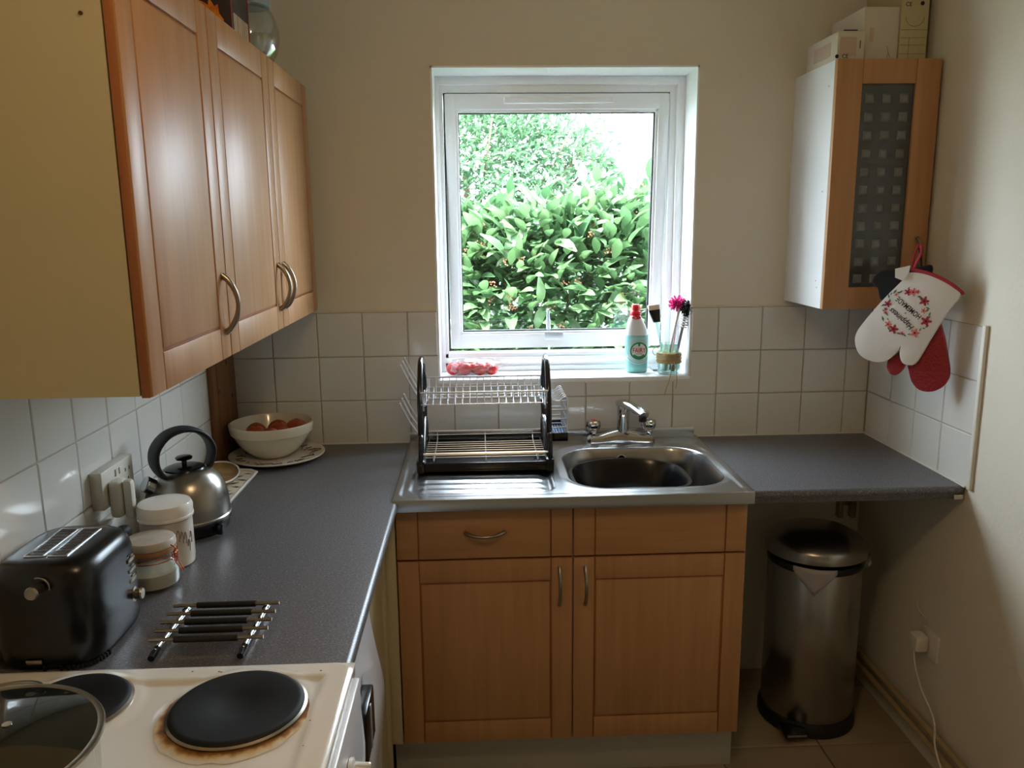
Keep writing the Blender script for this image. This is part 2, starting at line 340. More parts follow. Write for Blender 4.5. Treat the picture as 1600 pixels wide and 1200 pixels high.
sash.box(sx0+.03, sx0+.046, FY+.014, FY+.05, sz0+.05, sz1-.05, .003); sash.box(sx1-.046, sx1-.03, FY+.014, FY+.05, sz0+.05, sz1-.05, .003)
sash.box(sx0+.03, sx1-.03, FY+.014, FY+.05, sz1-.062, sz1-.05, .003); sash.box(sx0+.03, sx1-.03, FY+.014, FY+.05, sz0+.05, sz0+.062, .003)
sash = tilt(sash).build('window_sash', 'upvc', win)
gk = MB(); q = .0025
for (a, b, c, d) in ((sx0+.046, sx0+.046+q, sz0+.062, sz1-.062), (sx1-.046-q-.002, sx1-.046, sz0+.062, sz1-.062), (sx0+.046, sx1-.046, sz0+.062, sz0+.062+q+.002), (sx0+.046, sx1-.046, sz1-.062-q, sz1-.062)):
    gk.box(a, b, FY+.018, FY+.035, c, d)
tilt(gk).build('gasket', 'gasket', sash, smooth=False)
gk = MB(); gk.box(sx0-.005, sx0, FY+.02, FY+.03, sz0, sz1+.003); gk.box(sx0-.004, sx1+.004, FY+.02, FY+.03, sz1+.001, sz1+.005)
gk.build('outer_gasket', 'gasket', win, smooth=False)
tilt(B(sx0+.04, sx1-.04, FY+.030, FY+.034, sz0+.055, sz1-.055)).build('glass_pane', 'glass', sash, smooth=False)
tilt(B(.346, .723, FY-.006, FY+.012, sz1-.034, sz1-.012, .004)).build('trickle_vent', 'upvc', sash)
st = MB(); st.box(.487, .556, FY+.004, FY+.02, 1.232, 1.262, .004); st.lathe([(0, 0), (.012, 0), (.012, .016), (.009, .02), (0, .02)], (.527, FY+.045, 1.247), 16, (0, -1, 0)); st.tube([(.505, FY+.03, 1.25), (.503, FY+.02, 1.28), (.500, FY+.012, 1.345)], [.010, .008, .004], 8)
tilt(st).build('window_stay', 'stay', sash)
st = MB(); st.lathe([(0, 0), (.006, 0), (.006, .003), (0, .003)], (.502, FY+.055, 1.246), 14, (0, -1, 0)); tilt(st).build('stay_screw', 'black_matt', sash)
st = MB(); st.box(.40, .60, FY+.03, FY+.045, 1.192, 1.198, .002); st.lathe([(0, 0), (.004, 0), (.004, .02), (0, .02)], (.502, FY+.035, 1.192), 10); st.build('peg_bar', 'upvc', win)

# ------------------------------------------------------------------ cabinets
def panel_door(kind, plane, a0, a1, z0, z1, face, back, stile=.062, rail=.066, solid=False, side='beech_edge', parent=None, name='door', mcol=None):
    """shaker-look slab: raised stiles, rails and centre panel over a back board. plane 'x': faces +x, a = y ; plane 'y': faces -y, a = x"""
    sg = 1 if face > back else -1; g = .0028; d = .0042
    def bx(m, p0, p1, q0, q1, f0, f1, b=0):
        lo, hi = min(f0, f1), max(f0, f1)
        if plane == 'x': m.box(lo, hi, p0, p1, q0, q1, b)
        else: m.box(p0, p1, lo, hi, q0, q1, b)
    m = MB(); bx(m, a0, a1, z0, z1, back, face-sg*d, .0012)
    o = m.build(name, side, parent)
    m = MB(); f0, f1 = face-sg*d*1.2, face
    bx(m, a0+.0015, a0+stile-g, z0+.0015, z1-.0015, f0, f1, .0011); bx(m, a1-stile+g, a1-.0015, z0+.0015, z1-.0015, f0, f1, .0011)
    if solid: bx(m, a0+stile+g*.5, a1-stile-g*.5, z0+.0015, z1-.0015, f0, f1, .0011)
    else:
        bx(m, a0+stile+g*.3, a1-stile-g*.3, z0+.0015, z0+rail, f0, f1, .0011); bx(m, a0+stile+g*.3, a1-stile-g*.3, z1-rail, z1-.0015, f0, f1, .0011)
        bx(m, a0+stile+.004, a1-stile-.004, z0+rail+.006, z1-rail-.006, f0, face-sg*.0006, .0014)
    m.build('door_face' if not solid else 'drawer_face', mcol or 'beech_v', o); return o
def bow(parent, p0, p1, out, r=.0052, name='handle'):
    p0, p1, out = Vector(p0), Vector(p1), Vector(out); m = MB(); n = 14; pts = []; rr = []
    for i in range(n+1):
        t = i/n; h = math.sin(PI*t)**.7; pts.append(p0.lerp(p1, t)+out*h); rr.append(r*(1.25-.35*math.sin(PI*t)))
    m.tube(pts, rr, 10); return m.build(name, 'nickel', parent)
# wall cabinets on the left
cz0, cz1 = 1.384, 2.084
def wall_unit(y0, y1, doors, label, name='wall_cabinet'):
    t = thing(name, label, 'cabinet', (XL, (y0+y1)/2, cz0))
    m = MB(); m.box(XL+.001, -.306, y0, y0+.016, cz0, cz1); m.box(XL+.001, -.306, y1-.016, y1, cz0, cz1); m.box(XL+.001, -.306, y0+.016, y1-.016, cz0+.0, cz0+.016); m.box(XL+.001, -.306, y0+.016, y1-.016, cz1-.016, cz1); m.box(XL+.001, XL+.006, y0, y1, cz0, cz1)
    m.build('carcass', 'cream_board', t, smooth=False, fix=False)
    for (a, b, hs) in doors:
        d = panel_door('d', 'x', a, b, cz0-.003, cz1, -.285, -.3035, parent=t)
        hy = b-.028 if hs > 0 else a+.028
        bow(d, (-.285, hy, 1.435), (-.285, hy, 1.555), (.030, 0, 0), .0055)
    return t
wu = wall_unit(-1.442, -1.009, [(-1.442, -1.010, 1)], 'beech wall cabinet nearest the cooker, single door, cream side panel')
m = MB(); m.lathe([(0, 0), (.003, 0), (.003, .003), (0, .003)], (-.335, -1.4422, 1.965), 10, (0, -1, 0)); m.build('screw', 'knot', wu)
wall_unit(-1.006, -.045, [(-1.006, -.530, 1), (-.527, -.050, -1)], 'double-door beech wall cabinet above the fruit bowl, by the back wall')
# corner board
t = thing('pine_board', 'brown knotty pine board standing upright in the left corner', 'board', (-.59, -.13, .91))
B(-.600, -.583, -.245, -.012, .911, 1.38, .002).build('board', 'pine', t)
m = MB()
for (y, z, r) in ((-.10, 1.22, .008), (-.17, 1.29, .006), (-.06, 1.10, .006), (-.19, 1.14, .005), (-.18, 1.24, .005), (-.06, 1.28, .007)): m.lathe([(0, 0), (r, 0), (r*.9, .0012), (0, .0012)], (-.583, y, z), 12, (1, 0, 0), sx=1.3)
m.build('knot', 'knot', t)['kind'] = 'stuff'
B(-.5829, -.5805, -.205, -.200, .93, 1.37, .001).build('edge_bead', 'pine', t)
# sink base cabinet
sc = thing('sink_cabinet', 'beech sink base cabinet with two doors and one drawer', 'cabinet', (.5, -.3, .15))
m = MB(); m.box(.003, .019, -.578, -.02, .152, .872); m.box(.981, .997, -.578, -.02, .152, .872); m.box(.019, .981, -.578, -.02, .152, .168); m.box(.492, .508, -.578, -.30, .168, .872); m.box(.019, .981, -.025, -.02, .152, .7)
m.build('carcass', 'white_board', sc, smooth=False, fix=False)
dr = panel_door('d', 'y', .003, .4985, .727, .872, -.6, -.5805, solid=True, parent=sc, name='drawer_front', mcol='beech_h')
bow(dr, (.196, -.6, .806), (.306, -.6, .806), (0, -.026, -.006), .005)
panel_door('d', 'y', .5015, .997, .727, .876, -.6, -.5805, solid=True, parent=sc, name='false_drawer_front', mcol='beech_h')
d1 = panel_door('d', 'y', .003, .4985, .152, .723, -.6, -.5805, parent=sc); bow(d1, (.462, -.6, .580), (.462, -.6, .695), (0, -.026, 0), .005)
d2 = panel_door('d', 'y', .5015, .997, .152, .723, -.6, -.5805, parent=sc); bow(d2, (.536, -.6, .580), (.536, -.6, .695), (0, -.026, 0), .005)
B(-.03, 1.0, -.54, -.522, .0, .150, .0015).build('plinth', 'plinth', sc)
t = thing('filler_panel', 'cream upright filler panel between washing machine and sink cabinet', 'panel', (-.05, -.7, 0))
B(-.080, -.036, -.88, -.66, .0, .868, .002).build('near_post', 'cream_board', t); B(-.036, .0, -.598, -.582, .15, .868, .002).build('far_post', 'cream_board', t)
B(-.085, -.030, -.655, -.600, .02, .868, .002).build('corner_post', 'cream_board', t)
# worktops
def worktop(name, poly, x0, x1, y0, y1, label, front):
    t = thing(name, label, 'worktop', ((x0+x1)/2, (y0+y1)/2, .875))
    n = 6; r = .012; prof = []
    zt, zb = .91, .873
    # profile in (d, z): d from back 0 to depth D, rounded front
    D = (x1-x0) if front == 'x' else (y1-y0)
    pr = [(0, zb), (D-r*.6, zb)]+[(D-r+r*math.sin(a), zt-r+r*math.cos(a)) for a in [PI*.75-PI*.75*i/n for i in range(n+1)]]+[(0, zt)]
    if front == 'x': m = MB().prism(pr, lambda a, b, d: Vector((x0+a, y0+d, b)), y1-y0)
    else: m = MB().prism(pr, lambda a, b, d: Vector((x0+d, y1-a, b)), x1-x0)
    m.build('laminate_top', 'worktop', t, ang=50); return t
worktop('worktop', 0, XL+.008, .015, -1.458, -.008, 'long grey speckled worktop under the wall cabinets, left of the sink', 'x')
wt = worktop('worktop', 0, 1.003, XR-.008, -.614, -.008, 'short grey speckled worktop right of the sink, over the bin', 'y')
B(XR-.034, XR-.0085, -.6155, -.612, .873, .886, .001).build('chipped_corner', 'box', wt)
t = thing('worktop_bracket', 'dark metal bracket on the wall beneath the short worktop', 'bracket', (1.56, -.01, .8))
m = MB(); m.box(1.530, 1.545, -.03, -.001, .60, .868); m.box(1.575, 1.592, -.03, -.001, .60, .868); m.box(1.530, 1.592, -.10, -.001, .858, .872); m.box(1.545, 1.575, -.008, -.001, .64, .8)
m.build('bracket_plate', 'nickel', t, smooth=False, fix=False)
# ------------------------------------------------------------------ sink
sk = thing('kitchen_sink', 'stainless steel inset sink unit with ribbed drainer on the left', 'sink', (.5, -.3, .91))
def sdrr(x, y, cx, cy, hx, hy, r):
    dx, dy = abs(x-cx)-hx+r, abs(y-cy)-hy+r
    return math.hypot(max(dx, 0), max(dy, 0))+min(max(dx, dy), 0)-r
def sst(a, b, x): t = min(max((x-a)/(b-a), 0), 1); return t*t*(3-2*t)
def sinkz(x, y):
    z = .9165
    z -= .004*sst(.004, -.010, sdrr(x, y, .5, -.315, .485, .292, .03))
    db = sdrr(x, y, .742, -.330, .236, .212, .12)
    z -= .160*(sst(.0, -.055, db)**.8)+.006*sst(.030, 0, db)
    dd = sdrr(x, y, .245, -.335, .205, .235, .04)
    if dd < .012:
        k = sst(.006, -.008, dd); z -= k*(.004+.004*(x-.04)/.4)
        ph = ((y+.56) % .047)/.047; rib = max(0, math.sin(PI*ph))**3
        z += k*.0035*rib*sst(0, -.03, sdrr(x, y, .245, -.335, .19, .225, .02))
    return z
nx, ny = 250, 158; X0, X1, Y0, Y1 = 0.0, 1.003, -.628, -.004
vs = []; fs = []
for j in range(ny+1):
    for i in range(nx+1):
        x = X0+(X1-X0)*i/nx; y = Y0+(Y1-Y0)*j/ny; vs.append((x, y, sinkz(x, y)))
for j in range(ny):
    for i in range(nx): a = j*(nx+1)+i; fs.append((a, a+1, a+nx+2, a+nx+1))
m = MB().add(vs, fs)
m.build('sink_top', 'steel', sk, ang=80, fix=False)
pr = [(-.628, .9165), (-.632, .915), (-.634, .911), (-.634, .882), (-.628, .880), (-.628, .9)]
MB().prism(pr, lambda a, b, d: Vector((X0+d, a, b)), X1-X0).build('front_lip', 'steel', sk)
B(X0-.001, X0+.001, -.628, -.004, .90, .9165).build('side_lip', 'steel', sk, smooth=False); B(X1-.001, X1+.001, -.628, -.004, .88, .9165).build('side_lip', 'steel', sk, smooth=False)
B(X0, .995, -.0135, -.0095, .912, .947, .001).build('upstand', 'steel', sk)
oy = max(y for y in [-.11-.0005*k for k in range(120)] if sinkz(.718, y) < .870); oz = sinkz(.718, oy); e_ = .002
on = Vector((-(sinkz(.718+e_, oy)-sinkz(.718-e_, oy))/(2*e_), -(sinkz(.718, oy+e_)-sinkz(.718, oy-e_))/(2*e_), 1)).normalized(); oc = Vector((.718, oy, oz))+on*.001
ov = MB(); ov.lathe([(.011, 0), (.017, 0), (.017, .0025), (.014, .004), (.011, .0025)], oc, 24, on); ov.build('overflow_ring', 'chrome', sk)
ov = MB(); ov.lathe([(0, 0), (.012, 0), (.012, .0015), (0, .0015)], oc, 20, on); ov.build('overflow_hole', 'black_matt', sk)
# washing-up bowl
t = thing('washing_up_bowl', 'black plastic washing up bowl sitting inside the steel sink', 'bowl', (.70, -.35, .76))
def sup(cx, cy, hx, hy, n, z, e=3.2):
    return [Vector((cx+hx*math.copysign(abs(math.cos(2*PI*k/n))**(2/e), math.cos(2*PI*k/n)), cy+hy*math.copysign(abs(math.sin(2*PI*k/n))**(2/e), math.sin(2*PI*k/n)), z)) for k in range(n)]
def loft(rings, cap0=True, cap1=True):
    n = len(rings[0]); vs = [v for r in rings for v in r]; fs = []
    for i in range(len(rings)-1):
        for k in range(n): fs.append((i*n+k, i*n+(k+1) % n, (i+1)*n+(k+1) % n, (i+1)*n+k))
    if cap0: fs.append(list(range(n))[::-1])
    if cap1: fs.append([(len(rings)-1)*n+k for k in range(n)])
    return MB().add(vs, fs)
cx, cy = .703, -.352
rg = [(.13, .10, .768), (.15, .118, .775), (.168, .142, .84), (.176, .150, .884), (.184, .157, .886), (.184, .157, .889), (.174, .148, .889), (.166, .140, .875), (.145, .115, .782), (.12, .09, .776)]
rr = []
for (a, b, z) in rg:
    ring = sup(cx, cy, a, b, 48, z)
    for v in ring: v.z += max(0, z-.8)*.12*math.cos((v.x-cx)*PI/.2)*.5
    rr.append(ring)
loft(rr).build('bowl_shell', 'black', t)
# tap
t = thing('mixer_tap', 'chrome deck mixer tap with two round valve heads behind the sink bowl', 'tap', (.73, -.055, .91))
m = MB(); rgs = []
for (x, hw, h) in ((.612, .016, .016), (.622, .026, .026), (.66, .026, .028), (.70, .024, .040), (.73, .026, .046), (.76, .024, .040), (.80, .026, .028), (.835, .026, .026), (.845, .016, .016)):
    rgs.append([Vector((x, -.055-hw*math.cos(PI*k/10), .9125+h*math.sin(PI*k/10)**.6 if 0 < k < 10 else .9125)) for k in range(11)])
loft(rgs).build('tap_body', 'chrome', t)
m = MB(); m.tube([(.735, -.055, .945), (.735, -.055, 1.0), (.735, -.056, 1.035), (.737, -.060, 1.046)], [.021, .020, .021, .016], 20); m.build('tap_column', 'chrome', t)
m = MB(); pts = smoothpts([(.730, -.040, 1.043), (.738, -.062, 1.048), (.760, -.12, 1.044), (.785, -.175, 1.030)], 5)
rgs = []
for i, p in enumerate(pts):
    tt = (pts[min(i+1, len(pts)-1)]-pts[max(i-1, 0)]).normalized(); a = tt.cross(Vector((0, 0, 1))).normalized(); b = a.cross(tt)
    hw, hh = .020-.002*i/len(pts), .013-.002*i/len(pts)
    rgs.append([p+a*hw*math.copysign(abs(math.cos(2*PI*k/24))**.6, math.cos(2*PI*k/24))+b*hh*math.copysign(abs(math.sin(2*PI*k/24))**.6, math.sin(2*PI*k/24)) for k in range(24)])
loft(rgs).build('spout', 'chrome', t)
m = MB(); m.lathe([(0, 0), (.013, 0), (.013, .016), (.010, .018), (0, .016)], (.781, -.166, 1.008), 20); m.build('aerator', 'black_matt', t)
for x, c in ((.633, 'redplas'), (.825, 'bluegrey')):
    m = MB(); m.lathe([(.014, 0), (.015, .018), (.014, .02)], (x, -.055, .936), 20); n = 48; rgs = []
    for (r, z) in ((.014, .952), (.019, .956), (.024, .968), (.024, .980), (.020, .987), (.010, .989)):
        rgs.append([Vector((x+(r+.0022*math.cos(6*2*PI*k/n)*(r > .015))*math.cos(2*PI*k/n), -.055+(r+.0022*math.cos(6*2*PI*k/n)*(r > .015))*math.sin(2*PI*k/n), z)) for k in range(n)])
    l = loft(rgs); m.add(l.v, l.f); h = m.build('valve_head', 'chrome', t)
    MB().lathe([(0, 0), (.009, 0), (.008, .002), (0, .002)], (x, -.055, .9885), 16).build('indicator_cap', c, h)
# ------------------------------------------------------------------ dish rack
t = thing('dish_rack', 'two-tier chrome wire dish rack with black tubular end frames on the drainer', 'dish rack', (.26, -.24, .915))
def hoop(x):
    m = MB()
    up = [(x, -.335, .930), (x, -.342, 1.00), (x, -.340, 1.10), (x, -.318, 1.17), (x, -.275, 1.225), (x, -.225, 1.240), (x, -.175, 1.225), (x, -.132, 1.17), (x, -.118, 1.10), (x, -.145, 1.03), (x, -.20, .975), (x, -.245, .945)]
    m.tube(smoothpts(up, 5), .0085, 12)
    dn = [(x, -.105, .925), (x, -.10, .97), (x, -.115, 1.015), (x, -.145, 1.03), (x, -.19, 1.015), (x, -.27, .965), (x, -.30, .94)]
    m.tube(smoothpts(dn, 5), .0085, 12)
    l = [(x+.001, -.372, .93), (x+.001, -.376, .97), (x+.001, -.368, 1.005), (x+.001, -.350, 1.02), (x+.001, -.330, 1.0), (x+.001, -.325, .94)]
    m.tube(smoothpts(l, 5), .0075, 12)
    return m.build('end_frame', 'black_gloss', t)
hl, hr = hoop(.062), hoop(.455)
for x in (.062, .455):
    m = MB(); m.box(x-.012, x+.012, -.388, -.318, .913, .952, .004); m.box(x-.012, x+.012, -.27, -.08, .913, .935, .004); m.build('foot', 'black', t)
def wires(name, lines, r=.0016, m_='wire', par=t):
    m = MB()
    for l in lines: m.tube(l, r, 6)
    return m.build(name, m_, par, fix=False)
xa, xb = .066, .451
ub = [[(xa, -.105, 1.158), (xb, -.105, 1.158)], [(xa, -.36, 1.158), (xb, -.36, 1.158)]]
[wires('upper_rail', [u_], .0028) for u_ in ub]
wires('upper_basket_frame', [[(xa, -.11, 1.125), (xb, -.11, 1.125)], [(xa, -.16, 1.100), (xb, -.16, 1.100)], [(xa, -.25, 1.128), (xb, -.25, 1.128)], [(xa, -.345, 1.118), (xb, -.345, 1.118)], [(xa, -.20, 1.106), (xb, -.20, 1.106)]], .0018)
n = 17
wires('upper_basket_wire', [smoothpts([(x, -.105, 1.158), (x, -.108, 1.128), (x, -.14, 1.102), (x, -.18, 1.098), (x, -.215, 1.12), (x, -.245, 1.15), (x, -.275, 1.128), (x, -.31, 1.112), (x, -.345, 1.117), (x, -.359, 1.158)], 2) for x in [xa+.012+(xb-xa-.024)*i/(n-1) for i in range(n)]], .0013)['kind'] = 'stuff'
[wires('upper_end_loop', [u_], .0022) for u_ in [smoothpts([(x, -.105, 1.158), (x+s*.004, -.11, 1.10), (x, -.16, 1.09), (x, -.23, 1.14), (x, -.30, 1.10), (x+s*.004, -.35, 1.105), (x, -.36, 1.158)], 4) for x, s in ((xa+.004, 1), (xb-.004, -1))]]
[wires('lower_rail', [u_], .0028) for u_ in ([(xa, -.10, .972), (xb, -.10, .972)], [(xa, -.365, .968), (xb, -.365, .968)])]
wires('lower_wire', [[(xa+.004, y, .944+.02*(1 if i in (0, 9) else 0)), (xb-.004, y, .944+.02*(1 if i in (0, 9) else 0))] for i, y in enumerate([-.115-.0255*k for k in range(10)])], .0016)['kind'] = 'stuff'
[wires('lower_cross_wire', [u_], .0016) for u_ in [smoothpts([(x, -.10, .972), (x, -.11, .945), (x, -.24, .942), (x, -.355, .942), (x, -.366, .968)], 3) for x in (.10, .26, .42)]]
m = MB(); m.box(.07, .448, -.378, -.09, .916, .922, .002); m.box(.07, .448, -.382, -.374, .916, .944, .002); m.box(.07, .448, -.096, -.088, .916, .944, .002); m.box(.067, .075, -.382, -.088, .916, .944, .002); m.box(.443, .451, -.382, -.088, .916, .944, .002)
m.build('drip_tray', 'black', t)
for zb, dx in ((1.128, .0), (1.008, -.006)):
    L = []
    for y in (-.145, -.215, -.285):
        L.append(smoothpts([(.056, y-.012, zb), (.030+dx, y-.012, zb+.048), (.006+dx, y-.012, zb+.098), (.0045+dx, y-.006, zb+.104), (.006+dx, y, zb+.098), (.030+dx, y, zb+.048), (.056, y, zb)], 3))
    for l_ in L: wires('cup_prong', [l_], .0026)
cu = []; bz0, bz1 = 1.005, 1.118; cx0, cx1, cy0, cy1 = .468, .515, -.30, -.13
for k in range(8):
    y = cy0+(cy1-cy0)*k/7; cu.append(smoothpts([(cx0, y, bz1), (cx0+.02, y, bz1-.01), (cx1-.01, y, bz1+.006), (cx1, y, bz1-.006), (cx1, y, bz0), ], 3))
for z in (1.0, 1.028, 1.056, 1.084, 1.112): cu.append([(cx0, cy0, z), (cx1, cy0, z), (cx1+.001, cy1, z), (cx0, cy1, z)])
wires('cutlery_basket', cu, .0024)
cb = B(cx0-.002, cx1+.003, cy0-.004, cy1+.004, .984, .992, .002); cb.box(cx0-.002, cx1+.003, cy0-.004, cy0, .984, 1.012, .001); cb.box(cx1, cx1+.003, cy0, cy1, .984, 1.012, .001); cb.box(cx0-.002, cx1+.003, cy1, cy1+.004, .984, 1.012, .001)
cb.build('cutlery_tray', 'black', t)
m = MB()
for i in range(5):
    for j in range(8): m.box(cx0+.002+i*.0092, cx0+.008+i*.0092, cy0+.006+j*.021, cy0+.020+j*.021, .992, .9955)
m.build('drain_grid', 'bluegrey', t, smooth=False, fix=False)['kind'] = 'stuff'
# ------------------------------------------------------------------ window sill things
SZ = WZ0
bt = thing('washing_up_liquid_bottle', 'aqua and white washing up liquid bottle with red cap on the window sill', 'bottle', (.805, .085, SZ))
bx_, by_ = .806, .085
BP = [(.0, .034, .021), (.004, .038, .025), (.03, .0395, .027), (.07, .041, .028), (.11, .042, .028), (.14, .0405, .027), (.165, .034, .025), (.19, .025, .021), (.203, .0175, .0175)]
def bprof(z):
    z -= SZ
    for (a, b) in zip(BP, BP[1:]):
        if z <= b[0]: k = (z-a[0])/(b[0]-a[0]); return a[1]+(b[1]-a[1])*k, a[2]+(b[2]-a[2])*k
    return BP[-1][1:]
def bxoff(z): return -.006*sst(.12, .2, z-SZ)
def bottle(zs, nm, mt, inset=0):
    rg = []
    for z in zs: a, b = bprof(SZ+z); rg.append(sup(bx_+bxoff(SZ+z), by_, a-inset, b-inset, 40, SZ+z, 2.5))
    return loft(rg).build(nm, mt, bt, ang=60)
bottle([.0, .004, .02, .04, .06, .08, .10, .12, .135], 'lower_body', 'aqua'); bottle([.135, .15, .165, .18, .19, .203], 'upper_body', 'whiteplas')
xc = bx_-.006
MB().lathe([(.0185, .203), (.020, .206), (.0205, .214), (.018, .218)], (xc, by_, SZ), 30).build('cap_collar', 'redplas', bt)
MB().lathe([(.013, .218), (.012, .222), (.015, .224), (.015, .238), (.012, .242), (0, .242)], (xc, by_, SZ), 30).build('cap', 'redplas', bt)
def on_bottle(x, z, off=.0006):
    a, b = bprof(z); a += off; b += off; u = min(abs(x-bx_-bxoff(z))/a, .985)
    return Vector((x, by_-b*(1-u**2.5)**(1/2.5), z))
def patch(ringf, nm, mt, off, n=48, rad=5):
    vs = [on_bottle(*ringf(0, 0), off)]; fs = []
    for j in range(1, rad+1):
        for k in range(n): vs.append(on_bottle(*ringf(j/rad, 2*PI*k/n), off))
    for k in range(n): fs.append((0, 1+k, 1+(k+1) % n))
    for j in range(rad-1):
        for k in range(n): fs.append((1+j*n+k, 1+(j+1)*n+k, 1+(j+1)*n+(k+1) % n, 1+j*n+(k+1) % n))
    return MB().add(vs, fs).build(nm, mt, bt, fix=False, smooth=False)
lx, lz = bx_+.003, SZ+.080
patch(lambda r, a: (bx_+.001+r*.036*math.copysign(abs(math.cos(a))**.5, math.cos(a)), SZ+.088+r*.040*math.copysign(abs(math.sin(a))**.4, math.sin(a))), 'label_back', 'silverlab', .0004)
def ringpatch(r0, r1, a0, a1, nm, mt, off, cx=lx, cz=lz, n=40):
    vs = []; fs = []
    for k in range(n+1):
        a = a0+(a1-a0)*k/n; rr0 = r0(k/n) if callable(r0) else r0
        vs += [on_bottle(cx+rr0*math.cos(a), cz+rr0*math.sin(a), off), on_bottle(cx+r1*math.cos(a), cz+r1*math.sin(a), off)]
    for k in range(n): fs.append((2*k, 2*k+1, 2*k+3, 2*k+2))
    return MB().add(vs, fs).build(nm, mt, bt, fix=False, smooth=False)
patch(lambda r, a: (lx+r*.0265*math.cos(a), lz+r*.0265*math.sin(a)), 'label_disc', 'whiteplas', .0012)
ringpatch(.0262, .0315, 0, 2*PI, 'label_ring', 'fairygreen', .0022)
ringpatch(.019, .0262, -PI*.80, -PI*.20, 'label_leaf', 'fairygreen', .0026)
patch(lambda r, a: (lx+r*.004*math.cos(a), lz+.024+r*.008*math.sin(a)), 'label_drop', 'fairygreen', .0030, 16, 2)
for k, (r0, r1) in enumerate(((.037, .040), (.044, .0465), (.052, .054))): ringpatch(r0, r1, -PI*.85, -PI*.30, 'label_swirl', 'whiteplas', .0011, lx, lz+.006)
tv, tf = text_geo('FAIRY', .0235, .78); MB().add([on_bottle(lx+a, lz+.002+b, .0042) for a, b in tv], tf).build('label_text', 'fairyred', bt, fix=False, smooth=False)
tv, tf = text_geo('PLATINUM', .0045, 1.0); MB().add([on_bottle(lx+a, lz-.010+b, .0042) for a, b in tv], tf).build('label_text', 'black_print', bt, fix=False, smooth=False)
patch(lambda r, a: (xc+r*.016*math.cos(a), SZ+.197+r*.006*math.sin(a)), 'neck_label', 'redplas', .0008, 24, 3)
tv, tf = text_geo('3x', .009); MB().add([on_bottle(xc-.004+a, SZ+.197+b, .0016) for a, b in tv], tf).build('neck_text', 'whiteplas', bt, fix=False, smooth=False)
# jar with brushes
jx, jy = .912, .038
t = thing('brush_jar', 'glass jar wrapped in hessian and twine holding brushes on the sill', 'jar', (jx, jy, SZ))
MB().lathe([(0, .001), (.030, .001), (.038, .008), (.040, .02), (.040, .072), (.036, .085), (.033, .090), (.033, .104), (.035, .106), (.035, .109), (.032, .109), (.030, .09), (.036, .07), (.037, .02), (.030, .008), (0, .006)], (jx, jy, SZ), 36).build('glass', 'jar_green', t)
m = MB().lathe([(.0405, .040), (.0425, .041), (.0425, .076), (.0405, .077)], (jx, jy, SZ), 36); m.build('hessian_band', 'twine', t)
m = MB()
for z in (.046, .058, .070): m.tube([(jx+.0435*math.cos(a), jy+.0435*math.sin(a), SZ+z+.002*math.sin(3*a)) for a in [2*PI*k/30 for k in range(30)]], .0016, 6, closed=True)
m.tube(smoothpts([(jx-.005, jy-.044, SZ+.06), (jx-.004, jy-.052, SZ+.035), (jx-.008, jy-.058, SZ+.0), (jx-.020, jy-.056, SZ-.045), (jx-.024, jy-.055, SZ-.062)], 5), .0013, 6)
m.tube(smoothpts([(jx+.0, jy-.044, SZ+.06), (jx+.012, jy-.054, SZ+.03), (jx+.016, jy-.058, SZ-.01), (jx+.014, jy-.056, SZ-.04)], 5), .0013, 6)
m.tube(smoothpts([(jx-.040, jy-.01, SZ+.068), (jx-.056, jy-.01, SZ+.072), (jx-.060, jy-.01, SZ+.088), (jx-.048, jy-.01, SZ+.096), (jx-.036, jy-.01, SZ+.09)], 5), .0015, 6)
m.build('twine', 'twine', t)
def brush(name, label, p0, p1, r, mt, head):
    tt = thing(name, label, 'brush', p0); MB().tube([Vector(p0).lerp(Vector(p1), k/4) for k in range(5)], [r, r*.85, r*.8, r*.85, r], 10).build('handle', mt, tt); head(tt, Vector(p1), (Vector(p1)-Vector(p0)).normalized()); return tt
def bristles(name, mt, c, R_, n, r, par, seed, squash=.7):
    rd = random.Random(seed); m = MB()
    for _ in range(n):
        d = Vector((rd.gauss(0, 1), rd.gauss(0, 1), rd.gauss(0, 1)*squash)).normalized(); a = d.orthogonal().normalized()
        m.tube([c+d*.004, c+d*R_*.6+a*.002, c+d*R_*rd.uniform(.8, 1.05)], [r, r, r*.8], 4)
    o = m.build(name, mt, par, fix=False); o['kind'] = 'stuff'; return o
def h1(tt, p, d):
    MB().tube([p-d*.002, p+d*.012], [.012, .017], 14).build('ferrule', 'whiteplas', tt); bristles('bristle', 'magenta', p+d*.026+Vector((-.012, 0, 0)), .031, 170, .0026, tt, 1)
brush('dish_brush', 'round dish brush with magenta bristles in the sill jar', (.898, .030, SZ+.012), (.945, .048, SZ+.222), .006, 'whiteplas', h1)
def h2(tt, p, d):
    m = MB()
    for k in range(6): m.lathe([(.0125, 0), (.0150, .003), (.0125, .006)], p+d*(-.050+.009*k), 18, d)
    m.build('ribbed_grip', 'whiteplas', tt); bristles('bristle', 'black_matt', p+d*.016+Vector((.010, -.004, .004)), .036, 260, .0028, tt, 2, .5)
brush('pot_brush', 'grey-handled pot brush with black bristles in the sill jar', (.922, .020, SZ+.012), (.966, .034, SZ+.212), .0065, 'grey', h2)
